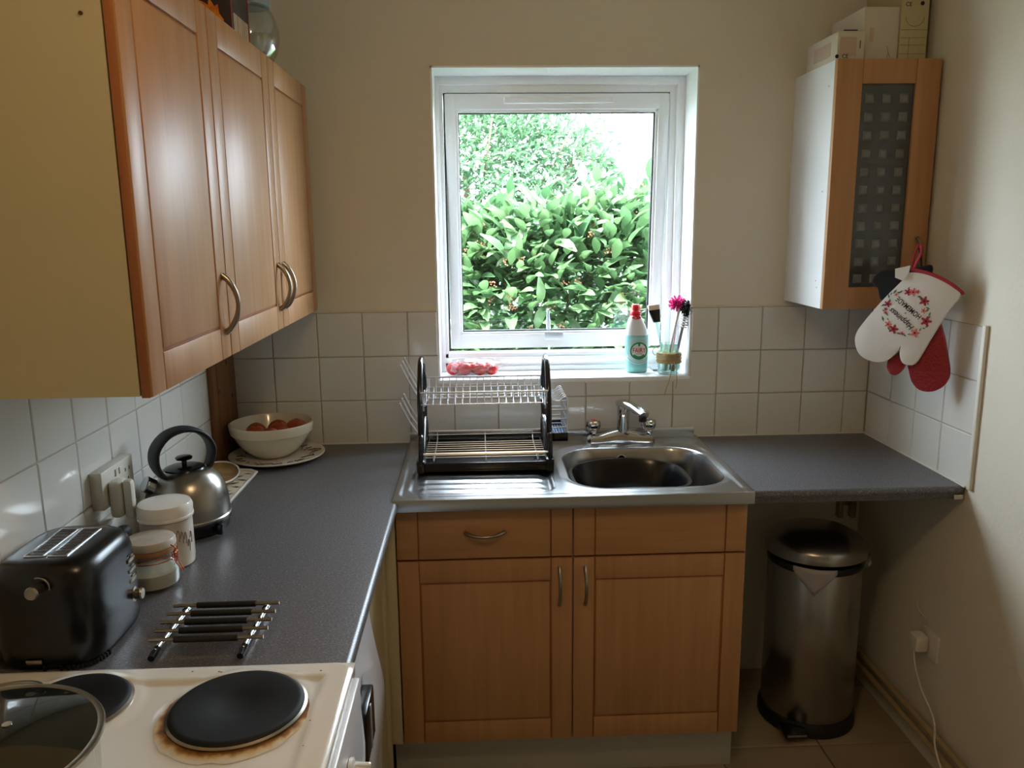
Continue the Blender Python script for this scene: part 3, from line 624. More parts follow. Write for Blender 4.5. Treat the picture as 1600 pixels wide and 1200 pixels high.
def h3(tt, p, d):
    a = Vector((1, .1, .1)).normalized(); b = d.cross(a).normalized(); m = MB()
    for s in (0,):
        P = [p-d*.045-a*.012, p-d*.045+a*.012, p+a*.020, p-a*.020]; m.add([q+b*.007 for q in P]+[q-b*.007 for q in P], [(0,1,2,3),(7,6,5,4),(0,4,5,1),(1,5,6,2),(2,6,7,3),(3,7,4,0)])
    m.build('scrubber_head', 'black', tt, bevel=.003); m = MB(); P = [p-a*.021, p+a*.021, p+d*.018+a*.020, p+d*.018-a*.020]; m.add([q+b*.009 for q in P]+[q-b*.009 for q in P], [(0,1,2,3),(7,6,5,4),(0,4,5,1),(1,5,6,2),(2,6,7,3),(3,7,4,0)]); m.build('sponge', 'sugar', tt, bevel=.003)
brush('sponge_wand', 'clear-handled sponge wand with cream pad leaning in the sill jar', (.905, .045, SZ+.015), (.860, .058, SZ+.225), .007, 'jar_green', h3)
def h4(tt, p, d): MB().tube([p, p+d*.02], [.004, .002], 8).build('tip', 'pink', tt)
brush('straw_brush', 'thin pink straw brush standing in the sill jar', (.917, .042, SZ+.012), (.938, .050, SZ+.165), .0025, 'pink', h4)
o = tag(B(.866, .912, .085, .135, SZ+.0005, SZ+.009, .003).build('soap_dish', 'grey'), 'small clear-grey dish behind the brush jar on the sill', 'dish')
# tomatoes in a bag
for i, (x, y, r, z) in enumerate([(.152, .075, .0245, 0), (.194, .066, .0255, 0), (.246, .060, .026, 0), (.288, .062, .0235, 0), (.172, .105, .023, .0), (.222, .108, .024, 0), (.268, .104, .024, 0)]):
    o = thing('tomato', ['leftmost tomato in the front of the clear sill bag', 'second tomato from the left, front row of the clear bag', 'third tomato from the left, shiny, front of the clear bag', 'front right tomato in the clear bag on the sill', 'rear left tomato in the clear bag on the sill', 'rear middle tomato in the clear bag on the sill', 'rear right tomato in the clear bag on the sill'][i], 'tomato', (x, y, SZ+.003), 'tomatoes in the bag on the sill')
    MB().lathe([(0, .002)]+[(r*math.sin(a)*(1+.0), r*.9-r*.9*math.cos(a)+.003) for a in [PI*k/12 for k in range(1, 12)]]+[(.0, r*1.78)], (x, y, SZ), 24).build('flesh', 'tomato', o)
    MB().lathe([(0, 0), (.005, .001), (.004, .004), (0, .004)], (x, y, SZ+r*1.78), 6).build('stalk', 'green_print', o)
bm = bmesh.new(); bmesh.ops.create_icosphere(bm, subdivisions=5, radius=1)
for v in bm.verts:
    c = v.co.copy(); q = Vector((math.copysign(abs(c.x)**.7, c.x), math.copysign(abs(c.y)**.7, c.y), math.copysign(abs(c.z)**.8, c.z)))
    nn = noise.noise(c*4)*.10+noise.noise(c*11)*.05
    v.co = Vector((.224+q.x*.086*(1+nn), .084+q.y*.052*(1+nn), SZ+.031+q.z*.0295*(1+nn*.6)))
    if c.x > .8: v.co.x += (c.x-.8)*.09; v.co.z += (c.x-.8)*.03
m = MB().bm(bm); tag(m.build('plastic_bag', 'film', ang=30), 'crinkled clear plastic bag of tomatoes on the sill left end', 'bag')
# ------------------------------------------------------------------ bin and right-hand corner
bxx, byy = 1.338, -.285
t = thing('pedal_bin', 'tall round brushed steel pedal bin under the short worktop', 'bin', (bxx, byy, 0))
MB().lathe([(.146, .045), (.148, .05), (.148, .56), (.145, .565), (.142, .56), (.142, .1)], (bxx, byy, 0), 64).build('body', 'steel_v', t)
MB().lathe([(.150, .001), (.157, .004), (.157, .030), (.150, .046), (.140, .046)], (bxx, byy, 0), 64).build('base_ring', 'black_matt', t)
MB().lathe([(.150, .562), (.152, .575), (.147, .582), (.138, .575)], (bxx, byy, 0), 64).build('rim', 'black_matt', t)
lid = MB().lathe([(.157, .585), (.160, .587), (.160, .612), (.154, .622), (.135, .642), (.10, .660), (.06, .669), (.02, .672), (0, .672)], (bxx, byy, 0), 64)
for v in lid.v: v.z += -.10*(v.y-byy+.16)*.35+.014
lid.build('lid', 'steel_v', t)
B(bxx-.135, bxx-.060, byy-.178, byy-.11, .022, .040, .006).build('pedal', 'black', t); B(bxx-.130, bxx-.065, byy-.179, byy-.175, .028, .036, .002).build('pedal_trim', 'nickel', t)
def bagpt(a, z): return Vector((bxx+(.1595+.001*math.sin(9*a))*math.cos(a), byy+(.1595+.001*math.sin(9*a))*math.sin(a), z))
vs = []; fs = []; n = 12
for i in range(n+1):
    a = -PI*.76+(PI*.27)*i/n; k = 1-abs(i/n*2-1)
    for j in range(5): vs.append(bagpt(a, .588-(.015+.072*k)*j/4))
for i in range(n):
    for j in range(4): q = i*5+j; fs.append((q, q+1, q+6, q+5))
o = MB().add(vs, fs).build('bin_liner', 'bag', t); mod = o.modifiers.new('s', 'SOLIDIFY'); mod.thickness = .0015
vs = []; fs = []
for i in range(n+1):
    a = -PI*.28+(PI*.26)*i/n
    for j in range(4): p = bagpt(a, .592-.020*j/3-.008*math.sin(i*1.9)); p += Vector((math.cos(a), math.sin(a), 0))*.012*math.sin(j*1.4+i); vs.append(p)
for i in range(n):
    for j in range(3): q = i*4+j; fs.append((q, q+1, q+5, q+4))
o = MB().add(vs, fs).build('liner_fold', 'film', t); mod = o.modifiers.new('s', 'SOLIDIFY'); mod.thickness = .001
# pipes
for z, nm in ((.130, 'upper of the two painted pipes along the right wall skirting'), (.085, 'lower of the two painted pipes along the right wall skirting')):
    t = thing('heating_pipe', nm, 'pipe', (XR-.025, -.1, z), 'heating pipes on the right wall')
    MB().tube([(XR-.026, -.012, z), (XR-.026, -1.6, z)], .0095, 14).build('pipe_run', 'pipe', t)
    MB().tube([(XR-.026, -.60-(.13-z)*.6, z), (XR-.026, -.64-(.13-z)*.6, z)], .0125, 14).build('pipe_joint', 'pipe', t)
# right-hand socket and plug
t = thing('wall_socket', 'small white wall socket low on the right wall', 'socket', (XR, -.52, .38))
B(XR-.012, XR-.0005, -.568, -.482, .335, .421, .003).build('face_plate', 'socket', t)
B(XR-.0135, XR-.011, -.555, -.548, .40, .408).build('rocker_switch', 'socket', t)
t = thing('plug', 'white plug with trailing cable in the low right wall socket', 'plug', (XR-.03, -.50, .375))
B(XR-.055, XR-.0125, -.530, -.482, .350, .402, .008).build('plug_body', 'socket', t)
MB().tube(smoothpts([(XR-.045, -.505, .352), (XR-.045, -.515, .31), (XR-.035, -.545, .24), (XR-.02, -.60, .17), (XR-.045, -.66, .12), (XR-.045, -.72, .06), (XR-.04, -.80, .02)], 5), .0032, 8).build('cable', 'socket', t)
MB().tube(smoothpts([(XR-.004, -.43, .475), (XR-.010, -.45, .455), (XR-.004, -.49, .44)], 4), .002, 6).build('cable_stub', 'socket', t)
m = MB()
for (a, b) in (((-.60, .66), (-.64, .63)), ((-.66, .60), (-.74, .545)), ((-.76, .53), (-.80, .50))):
    m.box(XR-.0012, XR-.0002, b[0], a[0], b[1], b[1]+.002)
# right wall cabinet
rx0, rx1, rz0, rz1 = 1.297, 1.600, 1.387, 2.112
rc = thing('glazed_wall_cabinet', 'white wall cabinet with beech glazed door beside the window', 'cabinet', (1.45, -.15, rz0))
m = MB(); m.box(rx0, rx0+.016, -.299, -.001, rz0, rz1); m.box(rx1-.016, rx1, -.299, -.001, rz0, rz1); m.box(rx0+.016, rx1-.016, -.299, -.001, rz0, rz0+.016); m.box(rx0+.016, rx1-.016, -.299, -.001, rz1-.016, rz1); m.box(rx0+.016, rx1-.016, -.006, -.001, rz0+.016, rz1-.016)
m.build('carcass', 'white_board', rc, smooth=False, fix=False)
for z in (1.628, 1.827): B(rx0+.017, rx1-.017, -.28, -.008, z-.008, z+.008).build('shelf', 'white_board', rc)
dm = MB(); gx0, gx1, gz0, gz1 = 1.372, 1.532, 1.453, 2.043
dm.box(rx0-.002, gx0, -.320, -.301, rz0, rz1, .0015); dm.box(gx1, rx1+.004, -.320, -.301, rz0, rz1, .0015); dm.box(gx0+.0008, gx1-.0008, -.3195, -.3015, rz0, gz0, .0015); dm.box(gx0+.0008, gx1-.0008, -.3195, -.3015, gz1, rz1, .0015)
dd = dm.build('door', 'beech_v', rc)
B(gx0-.002, gx1+.002, -.311, -.309, gz0-.002, gz1+.002).build('glass_pane', 'relief', rc, smooth=False); pane = rc.children[-1]
me = bpy.data.meshes.new('relief_square'); s1, s0, hh = .0135, .008, .004
me.from_pydata([(-s1,0,-s1),(s1,0,-s1),(s1,0,s1),(-s1,0,s1),(-s0,-hh,-s0),(s0,-hh,-s0),(s0,-hh,s0),(-s0,-hh,s0)], [], [(4,5,6,7),(0,1,5,4),(1,2,6,5),(2,3,7,6),(3,0,4,7)]); me.materials.append(M['relief2'])
for i in range(3):
    for j in range(11):
        o = bpy.data.objects.new('relief_square', me); C.objects.link(o); o.parent = pane; o.location = Vector((gx0+.029+i*.0515, -.3112, gz1-.040-j*.0525))-org(pane)
hd = bow(dd, (1.573, -.320, 1.51), (1.573, -.320, 1.60), (0, -.026, 0), .0045)
m = MB()
for (y, z) in ((-.265, 2.045), (-.265, 1.74), (-.255, 1.47), (-.265, 1.45)): m.lathe([(0, 0), (.002, 0), (.002, .001), (0, .001)], (rx0-.0003, y, z), 8, (-1, 0, 0))
m.build('screw_hole', 'grey', rc)['kind'] = 'stuff'
gi = 0
for z, lab in ((1.836, 'top shelf'), (1.637, 'middle shelf'), (1.404, 'bottom')):
    for x, lr in ((1.385, 'left'), (1.475, 'right')):
        MB_ = MB().lathe([(0, .001), (.026, .001), (.030, .09), (.0285, .09), (.025, .006), (0, .006)], (x+.02, -.17, z), 24)
        o = MB_.build('drinking_glass', 'jar'); tag(o, f'clear tumbler on the {lr} of the {lab} behind the patterned glass door', 'glass', 'tumblers in the glazed cabinet')
# boxes on top
t = thing('small_box', 'small white cardboard box on the left front of the glazed cabinet top', 'box', (1.32, -.2, rz1))
B(1.306, 1.386, -.285, -.06, rz1+.001, rz1+.082, .002).build('carton', 'box', t)
B(1.314, 1.362, -.2862, -.2850, rz1+.014, rz1+.066).build('front_panel', 'boxpink', t); B(1.372, 1.374, -.2862, -.2850, rz1+.034, rz1+.056).build('printed_mark', 'black_print', t)
tv, tf = text_geo('CE', .016); MB().add([(1.330+a, -.2864, rz1+.012+b) for a, b in tv], tf).build('printed_mark', 'black_print', t, fix=False, smooth=False)
m = MB().lathe([(.003, 0), (.0055, 0), (.0055, .0006), (.003, .0006)], (1.306, -.2852, rz1+.012), 16, (0, -1, 0)); m.build('printed_mark', 'black_print', t)
B(1.3045, 1.306, -.24, -.12, rz1+.02, rz1+.06).build('side_panel', 'boxpink', t)
B(1.322, 1.362, -.287, -.284, rz1+.0825, rz1+.085).build('lid_slit', 'black_print', t)
t = thing('tall_box', 'large white cardboard box standing behind the small box', 'box', (1.44, -.12, rz1))
B(1.398, 1.505, -.245, -.02, rz1+.001, rz1+.158, .002).build('carton', 'box', t)
B(1.418, 1.43, -.2462, -.245, rz1+.06, rz1+.10).build('printed_mark', 'boxpink', t)
m = MB(); m.tube([(1.472, -.2456, rz1+.01), (1.478, -.2456, rz1+.03), (1.472, -.2456, rz1+.05)], .0006, 4); m.tube([(1.478, -.2456, rz1+.03), (1.486, -.2456, rz1+.01)], .0006, 4); m.build('printed_line', 'line', t)
t = thing('drawing_box', 'tallest cardboard box with faint line drawing, right end of cabinet top', 'box', (1.545, -.12, rz1))
B(1.507, 1.590, -.250, -.02, rz1+.001, rz1+.30, .002).build('carton', 'yellowbox', t)
m = MB()
for z in (.025, .05, .07, .092): m.box(1.509, 1.588, -.2508, -.2500, rz1+z, rz1+z+.0008)
m.tube([(1.549+.028*math.cos(a), -.2504, rz1+.128+.026*math.sin(a)) for a in [PI+PI*k/16 for k in range(17)]], .0005, 4); m.box(1.535, 1.5358, -.2508, -.25, rz1+.0, rz1+.07)
m.build('printed_line', 'line', t, fix=False)
tv, tf = text_geo('CE', .016); MB().add([(1.527+a, -.2508, rz1+.163+b) for a, b in tv], tf).build('printed_mark', 'black_print', t, fix=False, smooth=False)
m = MB().lathe([(.003, 0), (.006, 0), (.006, .0006), (.003, .0006)], (1.568, -.2502, rz1+.166), 16, (0, -1, 0)); m.build('printed_mark', 'black_print', t)
# mitts
o0 = Vector((1.40, -.37, 0)); hd_ = Vector((.725, -.6887, 0)); nn_ = Vector((-.6887, -.725, 0))
def mp(off): return lambda a, b, d: o0+hd_*a+Vector((0, 0, b))+nn_*(off+d)
def outline(p, k=4): return [(v.x, v.y) for v in smoothpts([Vector((a, b, 0)) for a, b in p], k, True)]
def pillow(poly, off, th, name, mt, parent, edge=.009):
    bm = bmesh.new(); f = mp(off); n = len(poly)
    vs = [bm.verts.new(f(a, b, 0)) for a, b in poly]; face = bm.faces.new(vs)
    r = bmesh.ops.extrude_face_region(bm, geom=[face]); nv = [g for g in r['geom'] if isinstance(g, bmesh.types.BMVert)]
    for v in nv: v.co += nn_*th
    bmesh.ops.recalc_face_normals(bm, faces=bm.faces)
    ed = [e for e in bm.edges if len(e.link_faces) == 2 and e.calc_face_angle(0) > 1.2]
    bmesh.ops.bevel(bm, geom=ed, offset=edge, segments=4, profile=.5, affect='EDGES', clamp_overlap=True)
    return MB().bm(bm).build(name, mt, parent, ang=60)
white = [(.1284, 1.5056), (.1109, 1.4822), (.0625, 1.4243), (.013, 1.3547), (-.0055, 1.3194), (-.0058, 1.2901), (.0106, 1.2573), (.0488, 1.2416), (.0847, 1.2476), (.1137, 1.2767), (.1225, 1.296), (.1206, 1.2726), (.1294, 1.2470), (.1515, 1.2416), (.1678, 1.2536), (.2001, 1.3264), (.2351, 1.4017), (.2640, 1.4504), (.2323, 1.4781), (.1855, 1.5000)]
t = thing('white_oven_mitt', 'white oven mitt with floral wreath print hanging from the glazed cabinet handle', 'oven mitt', (1.5, -.46, 1.5))
pillow(outline(white, 3), .014, .022, 'mitt_body', 'cotton', t, .008)
cf = mp(.034); 
MB().tube(smoothpts([cf(.132, 1.5148, -.003), cf(.1855, 1.5035, .002), cf(.2323, 1.4821, .002), cf(.2691, 1.4540, -.003)], 5), [.005]*16, 10).build('cuff_trim', 'redtrim', t)
m = MB().prism([(.131, 1.512), (.186, 1.500), (.234, 1.478), (.268, 1.4504), (.260, 1.446), (.225, 1.468), (.18, 1.490), (.135, 1.502)], mp(.0), .028); m.build('cuff_lining', 'redtrim', t)
m = MB().tube(smoothpts([cf(.134, 1.512, -.01), cf(.134, 1.545, -.01), cf(.144, 1.585, -.016), cf(.152, 1.56, -.01), cf(.140, 1.530, -.008), cf(.137, 1.510, -.006)], 5), .0035, 8, flat=.5); m.build('hanging_loop', 'redtrim', t)
MB().prism([(.0909, 1.516), (.1311, 1.5262), (.1286, 1.5034), (.1152, 1.4823), (.0928, 1.4908)], mp(.038), .0012).build('label_tag', 'cotton', t)
wf = mp(.0368)
FL = [(.1434, 1.4514, .0095, 'coral'), (.1297, 1.4508, .008, 'red'), (.156, 1.4529, .005, 'pink'), (.1741, 1.4277, .0105, 'red'), (.1838, 1.3711, .0115, 'red'), (.1569, 1.3359, .010, 'coral'), (.1226, 1.3318, .005, 'pink'), (.0989, 1.3427, .0105, 'red'), (.0833, 1.3558, .008, 'coral'), (.0731, 1.3896, .0045, 'pink'), (.0733, 1.399, .0045, 'red'), (.0779, 1.4148, .008, 'red'), (.0987, 1.4424, .0045, 'coral'), (.1751, 1.4004, .006, 'coral')]
for nm in ('red', 'coral', 'pink'):
    m = MB()
    for (a, b, r, c) in FL:
        if c != nm: continue
        n = 30; r *= 1.4; m.add([wf(a, b, .0004)]+[wf(a+r*(.72+.28*math.cos(5*2*PI*k/n))*math.cos(2*PI*k/n), b+r*(.72+.28*math.cos(5*2*PI*k/n))*math.sin(2*PI*k/n), 0) for k in range(n)], [(0, 1+k, 1+(k+1) % n) for k in range(n)])
    m.build('printed_flower', nm, t, fix=False, smooth=False)['kind'] = 'stuff'
m = MB()
for (a, b, r, c) in FL:
    n = 10; m.add([wf(a+r*.28*math.cos(2*PI*k/n), b+r*.28*math.sin(2*PI*k/n), .0008) for k in range(n)], [list(range(n))])
m.build('printed_flower_centre', 'darkbox', t, fix=False, smooth=False)['kind'] = 'stuff'
m = MB(); rd = random.Random(3)
for k in range(44):
    a = 2*PI*k/44+rd.uniform(-.05, .05); r = .060+rd.uniform(-.007, .007); ca, sa = .1308+r*math.cos(a), 1.3931+1.05*r*math.sin(a)
    if min(math.hypot(ca-f[0], sa-f[1])-f[2] for f in FL) < .001: continue
    an = a+rd.uniform(-1, 1)+PI/2; l = rd.uniform(.005, .009); d = (math.cos(an), math.sin(an)); p = (-d[1], d[0])
    m.add([wf(ca-d[0]*l, sa-d[1]*l, 0), wf(ca+p[0]*l*.35, sa+p[1]*l*.35, 0), wf(ca+d[0]*l, sa+d[1]*l, 0), wf(ca-p[0]*l*.35, sa-p[1]*l*.35, 0)], [(0, 1, 2, 3)])
m.build('printed_leaf', 'green_print', t, fix=False, smooth=False)['kind'] = 'stuff'
def mtext(s, size, ca, cb, ang, xs=1, skew=0):
    tv, tf = text_geo(s, size, xs); c, s_ = math.cos(ang), math.sin(ang)
    MB().add([wf(ca+(a+skew*b)*c-b*s_, cb+(a+skew*b)*s_+b*c, .0002) for a, b in tv], tf).build('printed_text', 'black_print', t, fix=False, smooth=False)
ta = math.atan2(1.4024-1.3528, .0908-.1534)
mtext('Happiness', .0235, .1175, 1.3740, ta, .85, .25); mtext('is', .009, .1275, 1.3905, ta, 1, .2); mtext('HOMEMADE', .0215, .1350, 1.4065, ta, .72)
red = [(.0845, 1.262), (.0796, 1.2254), (.0924, 1.2051), (.1104, 1.2047), (.1265, 1.2256), (.1335, 1.2452), (.1395, 1.227), (.1512, 1.1902), (.1748, 1.1669), (.209, 1.1665), (.2368, 1.1864), (.2484, 1.2203), (.2405, 1.2656), (.2249, 1.3284), (.1980, 1.40), (.17, 1.44), (.14, 1.44), (.11, 1.38), (.09, 1.31)]
t = thing('red_oven_mitt', 'red dotted silicone oven mitt hanging behind the white one', 'oven mitt', (1.5, -.44, 1.4))
pillow(outline(red, 3), -.012, .020, 'mitt_body', 'redsil', t, .007)
rp = [(.145+(a-.145)*.90, 1.28+(b-1.28)*.94) for a, b in red]
t = thing('black_pot_holder', 'black fabric pot holder hanging behind the white mitt on the door', 'pot holder', (1.45, -.37, 1.45))
pb = [(.020, 1.478), (.045, 1.508), (.0912, 1.5125), (.135, 1.518), (.170, 1.528), (.1806, 1.520), (.175, 1.495), (.12, 1.45), (.0539, 1.4191), (.038, 1.455)]
pillow(outline(pb, 3), -.004, .014, 'pad', 'blackfab', t, .005)
MB().tube(smoothpts([mp(.002)(.15, 1.52, 0), mp(.0)(.146, 1.55, 0), mp(.002)(.14, 1.575, 0)], 4), .003, 8).build('hanging_loop', 'blackfab', t)
# ------------------------------------------------------------------ left worktop things
# fruit bowl on plate
t = thing('dinner_plate', 'large pale plate with dark branch pattern beneath the fruit bowl', 'plate', (-.42, -.165, .911))
MB().lathe([(0, .001), (.09, .001), (.10, .004), (.145, .013), (.152, .016), (.153, .019), (.150, .020), (.142, .017), (.098, .009), (.08, .007), (0, .007)], (-.42, -.165, .910), 64).build('plate_body', 'plate', t)
m = MB(); rd = random.Random(5)
def pz(r): return .9105+(.0075 if r < .09 else .0095+(r-.098)*.18)
for k in range(30):
    a = 2*PI*k/30+rd.uniform(-.08, .08); r0 = rd.uniform(.085, .11); r1 = r0+rd.uniform(.02, .04); a2 = a+rd.uniform(-.25, .25)
    P = [(-.42+r*math.cos(b), -.165+r*math.sin(b), pz(r)+.001) for r, b in ((r0, a), ((r0+r1)/2, (a+a2)/2+.04), (min(r1, .142), a2))]
    m.tube(P, .0013, 4); q = P[1]; m.tube([q, (q[0]+.010*math.cos(a+1.2), q[1]+.010*math.sin(a+1.2), q[2]+.001)], .0011, 4)
m.build('branch_pattern', 'line', t, fix=False)['kind'] = 'stuff'
m = MB()
for k in range(5):
    a = -PI*.5+.10+k*.05; m.add([(-.42+r*math.cos(b), -.165+r*math.sin(b), pz(r)+.0016) for r, b in ((.090, a+.1), (.128, a-.02), (.128, a+.015), (.090, a+.125))], [(0, 1, 2, 3)])
m.build('red_stripe_print', 'redcard', t, fix=False, smooth=False)
t = thing('fruit_bowl', 'cream ceramic mixing bowl of red apples in the left corner', 'bowl', (-.437, -.150, .918))
bc = (-.437, -.150, .918); sc_ = .96
MB().lathe([(0, .001), (.055, .001), (.060, .003), (.085, .022), (.108, .048), (.122, .074), (.1255, .080), (.130, .081), (.1345, .106), (.1335, .111), (.129, .112), (.1255, .106), (.118, .078), (.10, .045), (.078, .022), (.05, .010), (0, .008)], bc, 72).build('bowl_body', 'ceramic', t)
AP = [(-.482, -.178, .986, .036, 'left apple in the cream bowl'), (-.432, -.192, .984, .033, 'front middle apple in the cream bowl'), (-.412, -.150, .990, .036, 'centre apple in the cream bowl'), (-.362, -.128, .994, .037, 'right-hand orange-lit apple in the cream bowl'), (-.498, -.112, .982, .034, 'rear left apple in the cream bowl'), (-.432, -.088, .984, .035, 'rear middle apple in the cream bowl')]
for (x, y, z, r, lb) in AP:
    o = thing('apple', lb, 'apple', (x, y, z), 'apples in the fruit bowl')
    MB().lathe([(0, -r*.78)]+[(r*math.sin(a)*(1+.05*math.cos(a)), -r*.92*math.cos(a)) for a in [PI*k/14 for k in range(1, 14)]]+[(.0, r*.74)], (x, y, z+.004), 24).build('flesh', 'apple', o)
    MB().tube([(x, y, z+r*.75), (x+.003, y, z+r*1.05)], .0012, 5).build('stalk', 'bark', o)
# tray and leaf dish
t = thing('serving_tray', 'long pale serving tray with leaf print behind the kettle', 'tray', (-.51, -.47, .911))
pl = [(-.595, -.69), (-.442, -.69), (-.440, -.345), (-.462, -.325), (-.50, -.318), (-.54, -.31), (-.595, -.31)]
MB().prism(pl, lambda a, b, d: Vector((a, b, .9105+d)), .007).build('tray_base', 'ceramic', t, bevel=.002)
MB().tube([(a, b, .9195) for a, b in pl], .004, 8, closed=True).build('tray_rim', 'ceramic_w', t)
m = MB(); rd = random.Random(8)
for (x, y) in ((-.462, -.36), (-.48, -.385), (-.462, -.42), (-.478, -.45), (-.462, -.485), (-.478, -.52), (-.462, -.55), (-.480, -.59), (-.462, -.62)):
    a = rd.uniform(-.4, .9); l = .016; d = (math.cos(a), math.sin(a)); p = (-d[1]*.28, d[0]*.28); z = .9185
    m.add([(x-d[0]*l, y-d[1]*l, z), (x+p[0]*l, y+p[1]*l, z), (x+d[0]*l, y+d[1]*l, z), (x-p[0]*l, y-p[1]*l, z)], [(0, 1, 2, 3)])
m.build('leaf_print', 'black_print', t, fix=False, smooth=False)['kind'] = 'stuff'
t = thing('leaf_dish', 'brown patterned oval dish with pale rim lying on the serving tray', 'dish', (-.53, -.40, .92))
dl = MB().lathe([(0, .001), (.045, .001), (.060, .006), (.068, .017), (.070, .0175), (.068, .0135), (.060, .010), (0, .004)], (0, 0, 0), 48, sx=.80, sy=1.6)
def place(m, loc, rx=0, ry=0, rz=0):
    from mathutils import Euler
    Rm = Euler((rx, ry, rz)).to_matrix()
    for v in m.v: q = Rm @ v; v.x, v.y, v.z = q.x+loc[0], q.y+loc[1], q.z+loc[2]
    return m
place(dl, (-.532, -.415, .925), 0, .16, .15).build('dish_body', 'leafdish', t)
rm = MB().tube([(.068*.80*math.cos(a), .068*1.6*math.sin(a), .0175) for a in [2*PI*k/60 for k in range(60)]], .0028, 8, closed=True)
place(rm, (-.532, -.415, .925), 0, .16, .15).build('dish_rim', 'ceramic_w', t)
# kettle
kx, ky = -.488, -.792
t = thing('kettle', 'brushed steel dome kettle with black hoop handle on the left worktop', 'kettle', (kx, ky, .91))
MB().lathe([(.080, .001), (.088, .002), (.095, .008), (.097, .026), (.1005, .030), (.1005, .036), (.096, .037)], (kx, ky, .91), 64).build('power_base', 'black', t)
MB().lathe([(.1010, .036), (.1025, .038), (.1025, .042), (.0998, .045), (.0992, .066), (.0970, .088), (.0925, .108), (.085, .126), (.074, .142), (.060, .154), (.050, .159), (.048, .158)], (kx, ky, .91), 72).build('body', 'steel_v', t)
MB().lathe([(.049, .158), (.047, .162), (.036, .166), (.018, .168), (0, .168)], (kx, ky, .91), 48).build('lid', 'black', t)
MB().lathe([(.006, .166), (.006, .178), (.010, .180), (.019, .183), (.0205, .187), (.017, .190), (0, .191)], (kx, ky, .91), 32).build('lid_knob', 'black', t)
sdv = Vector((-.74, -.67, 0)).normalized(); kc = Vector((kx, ky, 0))
pp = [(.058, 1.014, .020), (.070, 1.028, .020), (.084, 1.041, .0195), (.096, 1.050, .0195)]
MB().tube([kc+sdv*a+Vector((0, 0, z)) for a, z, r in pp], [r for a, z, r in pp], 24, caps=False).build('spout', 'steel_v', t)
sp = kc+sdv*.0965+Vector((0, 0, 1.0505)); ax = (sdv*.9+Vector((0, 0, .42))).normalized()
MB().lathe([(.0155, 0), (.020, 0), (.0203, .003), (.0175, .004), (.0155, .003)], sp-ax*.001, 24, ax).build('spout_rim', 'chrome', t); MB().lathe([(0, 0), (.0165, 0), (.0165, .001), (0, .001)], sp-ax*.006, 24, ax).build('spout_filter', 'cork', t)
perp = Vector((-sdv.y, sdv.x, 0)); hp = [(.040, 1.048, .024), (.058, 1.068, .030), (.068, 1.096, .031), (.063, 1.130, .029), (.038, 1.158, .028), (.004, 1.168, .028), (-.030, 1.161, .028), (-.056, 1.138, .028), (-.067, 1.108, .026), (-.063, 1.080, .022), (-.052, 1.058, .018)]
P = smoothpts([Vector((a, z, w_)) for a, z, w_ in hp], 5); rg = []
for i, q in enumerate(P):
    tt = P[min(i+1, len(P)-1)]-P[max(i-1, 0)]; tt = (sdv*tt.x+Vector((0, 0, tt.y))).normalized(); nrm = tt.cross(perp).normalized(); c = kc+sdv*q.x*1.06+Vector((0, 0, q.y)); wd = q.z; th = .0065
    rg.append([c+perp*wd*math.copysign(abs(math.cos(2*PI*k/20))**.7, math.cos(2*PI*k/20))+nrm*th*math.copysign(abs(math.sin(2*PI*k/20))**.8, math.sin(2*PI*k/20)) for k in range(20)])
loft(rg).build('handle', 'black_matt', t, ang=60)
B(kx+.085, kx+.100, ky-.06, ky-.045, .914, .94, .004).build('cord_guide', 'black', t)
# canisters
t = thing('canister', 'tall white lidded canister with line drawing beside the kettle', 'canister', (-.462, -1.0, .91))
MB().lathe([(.050, .001), (.054, .003), (.0555, .02), (.0555, .109), (.052, .112)], (-.462, -1.0, .91), 56).build('body', 'marble', t)
MB().lathe([(.0575, .111), (.0595, .112), (.0595, .117), (.0575, .118), (.0585, .121), (.0590, .136), (.055, .144), (.030, .147), (0, .147)], (-.462, -1.0, .91), 56).build('lid', 'ceramic_w', t)
m = MB(); rd = random.Random(2)
for k in range(9):
    a = -PI*.48+k*.16; z = .91+.03+rd.random()*.055; P = [(-.462+.0562*math.cos(b), -1.0+.0562*math.sin(b), zz) for b, zz in ((a, z), (a+.06, z+.015), (a+.12, z+.004), (a+.10, z-.012))]; m.tube(smoothpts(P, 3), .0006, 4)
m.build('line_drawing', 'line', t, fix=False)['kind'] = 'stuff'
jx, jy = -.452, -1.116
t = thing('sugar_jar', 'short glass clip jar of sugar with marbled lid by the toaster', 'jar', (jx, jy, .91))
MB().lathe([(0, .001), (.046, .001), (.052, .006), (.054, .014), (.054, .046), (.050, .058), (.045, .064), (.045, .076), (.047, .078), (.0445, .08), (.043, .064), (.0505, .046), (.0505, .012), (0, .006)], (jx, jy, .91), 56).build('glass', 'jar', t)
MB().lathe([(0, .0065), (.048, .0075), (.0498, .014), (.0498, .036), (.03, .040), (0, .037)], (jx, jy, .91), 48).build('sugar', 'sugar', t)
MB().lathe([(.046, .078), (.050, .080), (.050, .088), (.046, .090)], (jx, jy, .91), 48).build('seal', 'cork', t)
MB().lathe([(.048, .089), (.0505, .091), (.0505, .100), (.047, .106), (.030, .109), (0, .110)], (jx, jy, .91), 48).build('lid', 'marble', t)
m = MB(); m.tube([(jx+.052*math.cos(a), jy+.052*math.sin(a), .984) for a in [2*PI*k/40 for k in range(40)]], .0012, 6, closed=True); m.tube([(jx+.0475*math.cos(a), jy+.0475*math.sin(a), .973) for a in [2*PI*k/40 for k in range(40)]], .0012, 6, closed=True)
a = -.35; dx, dy = math.cos(a), math.sin(a)
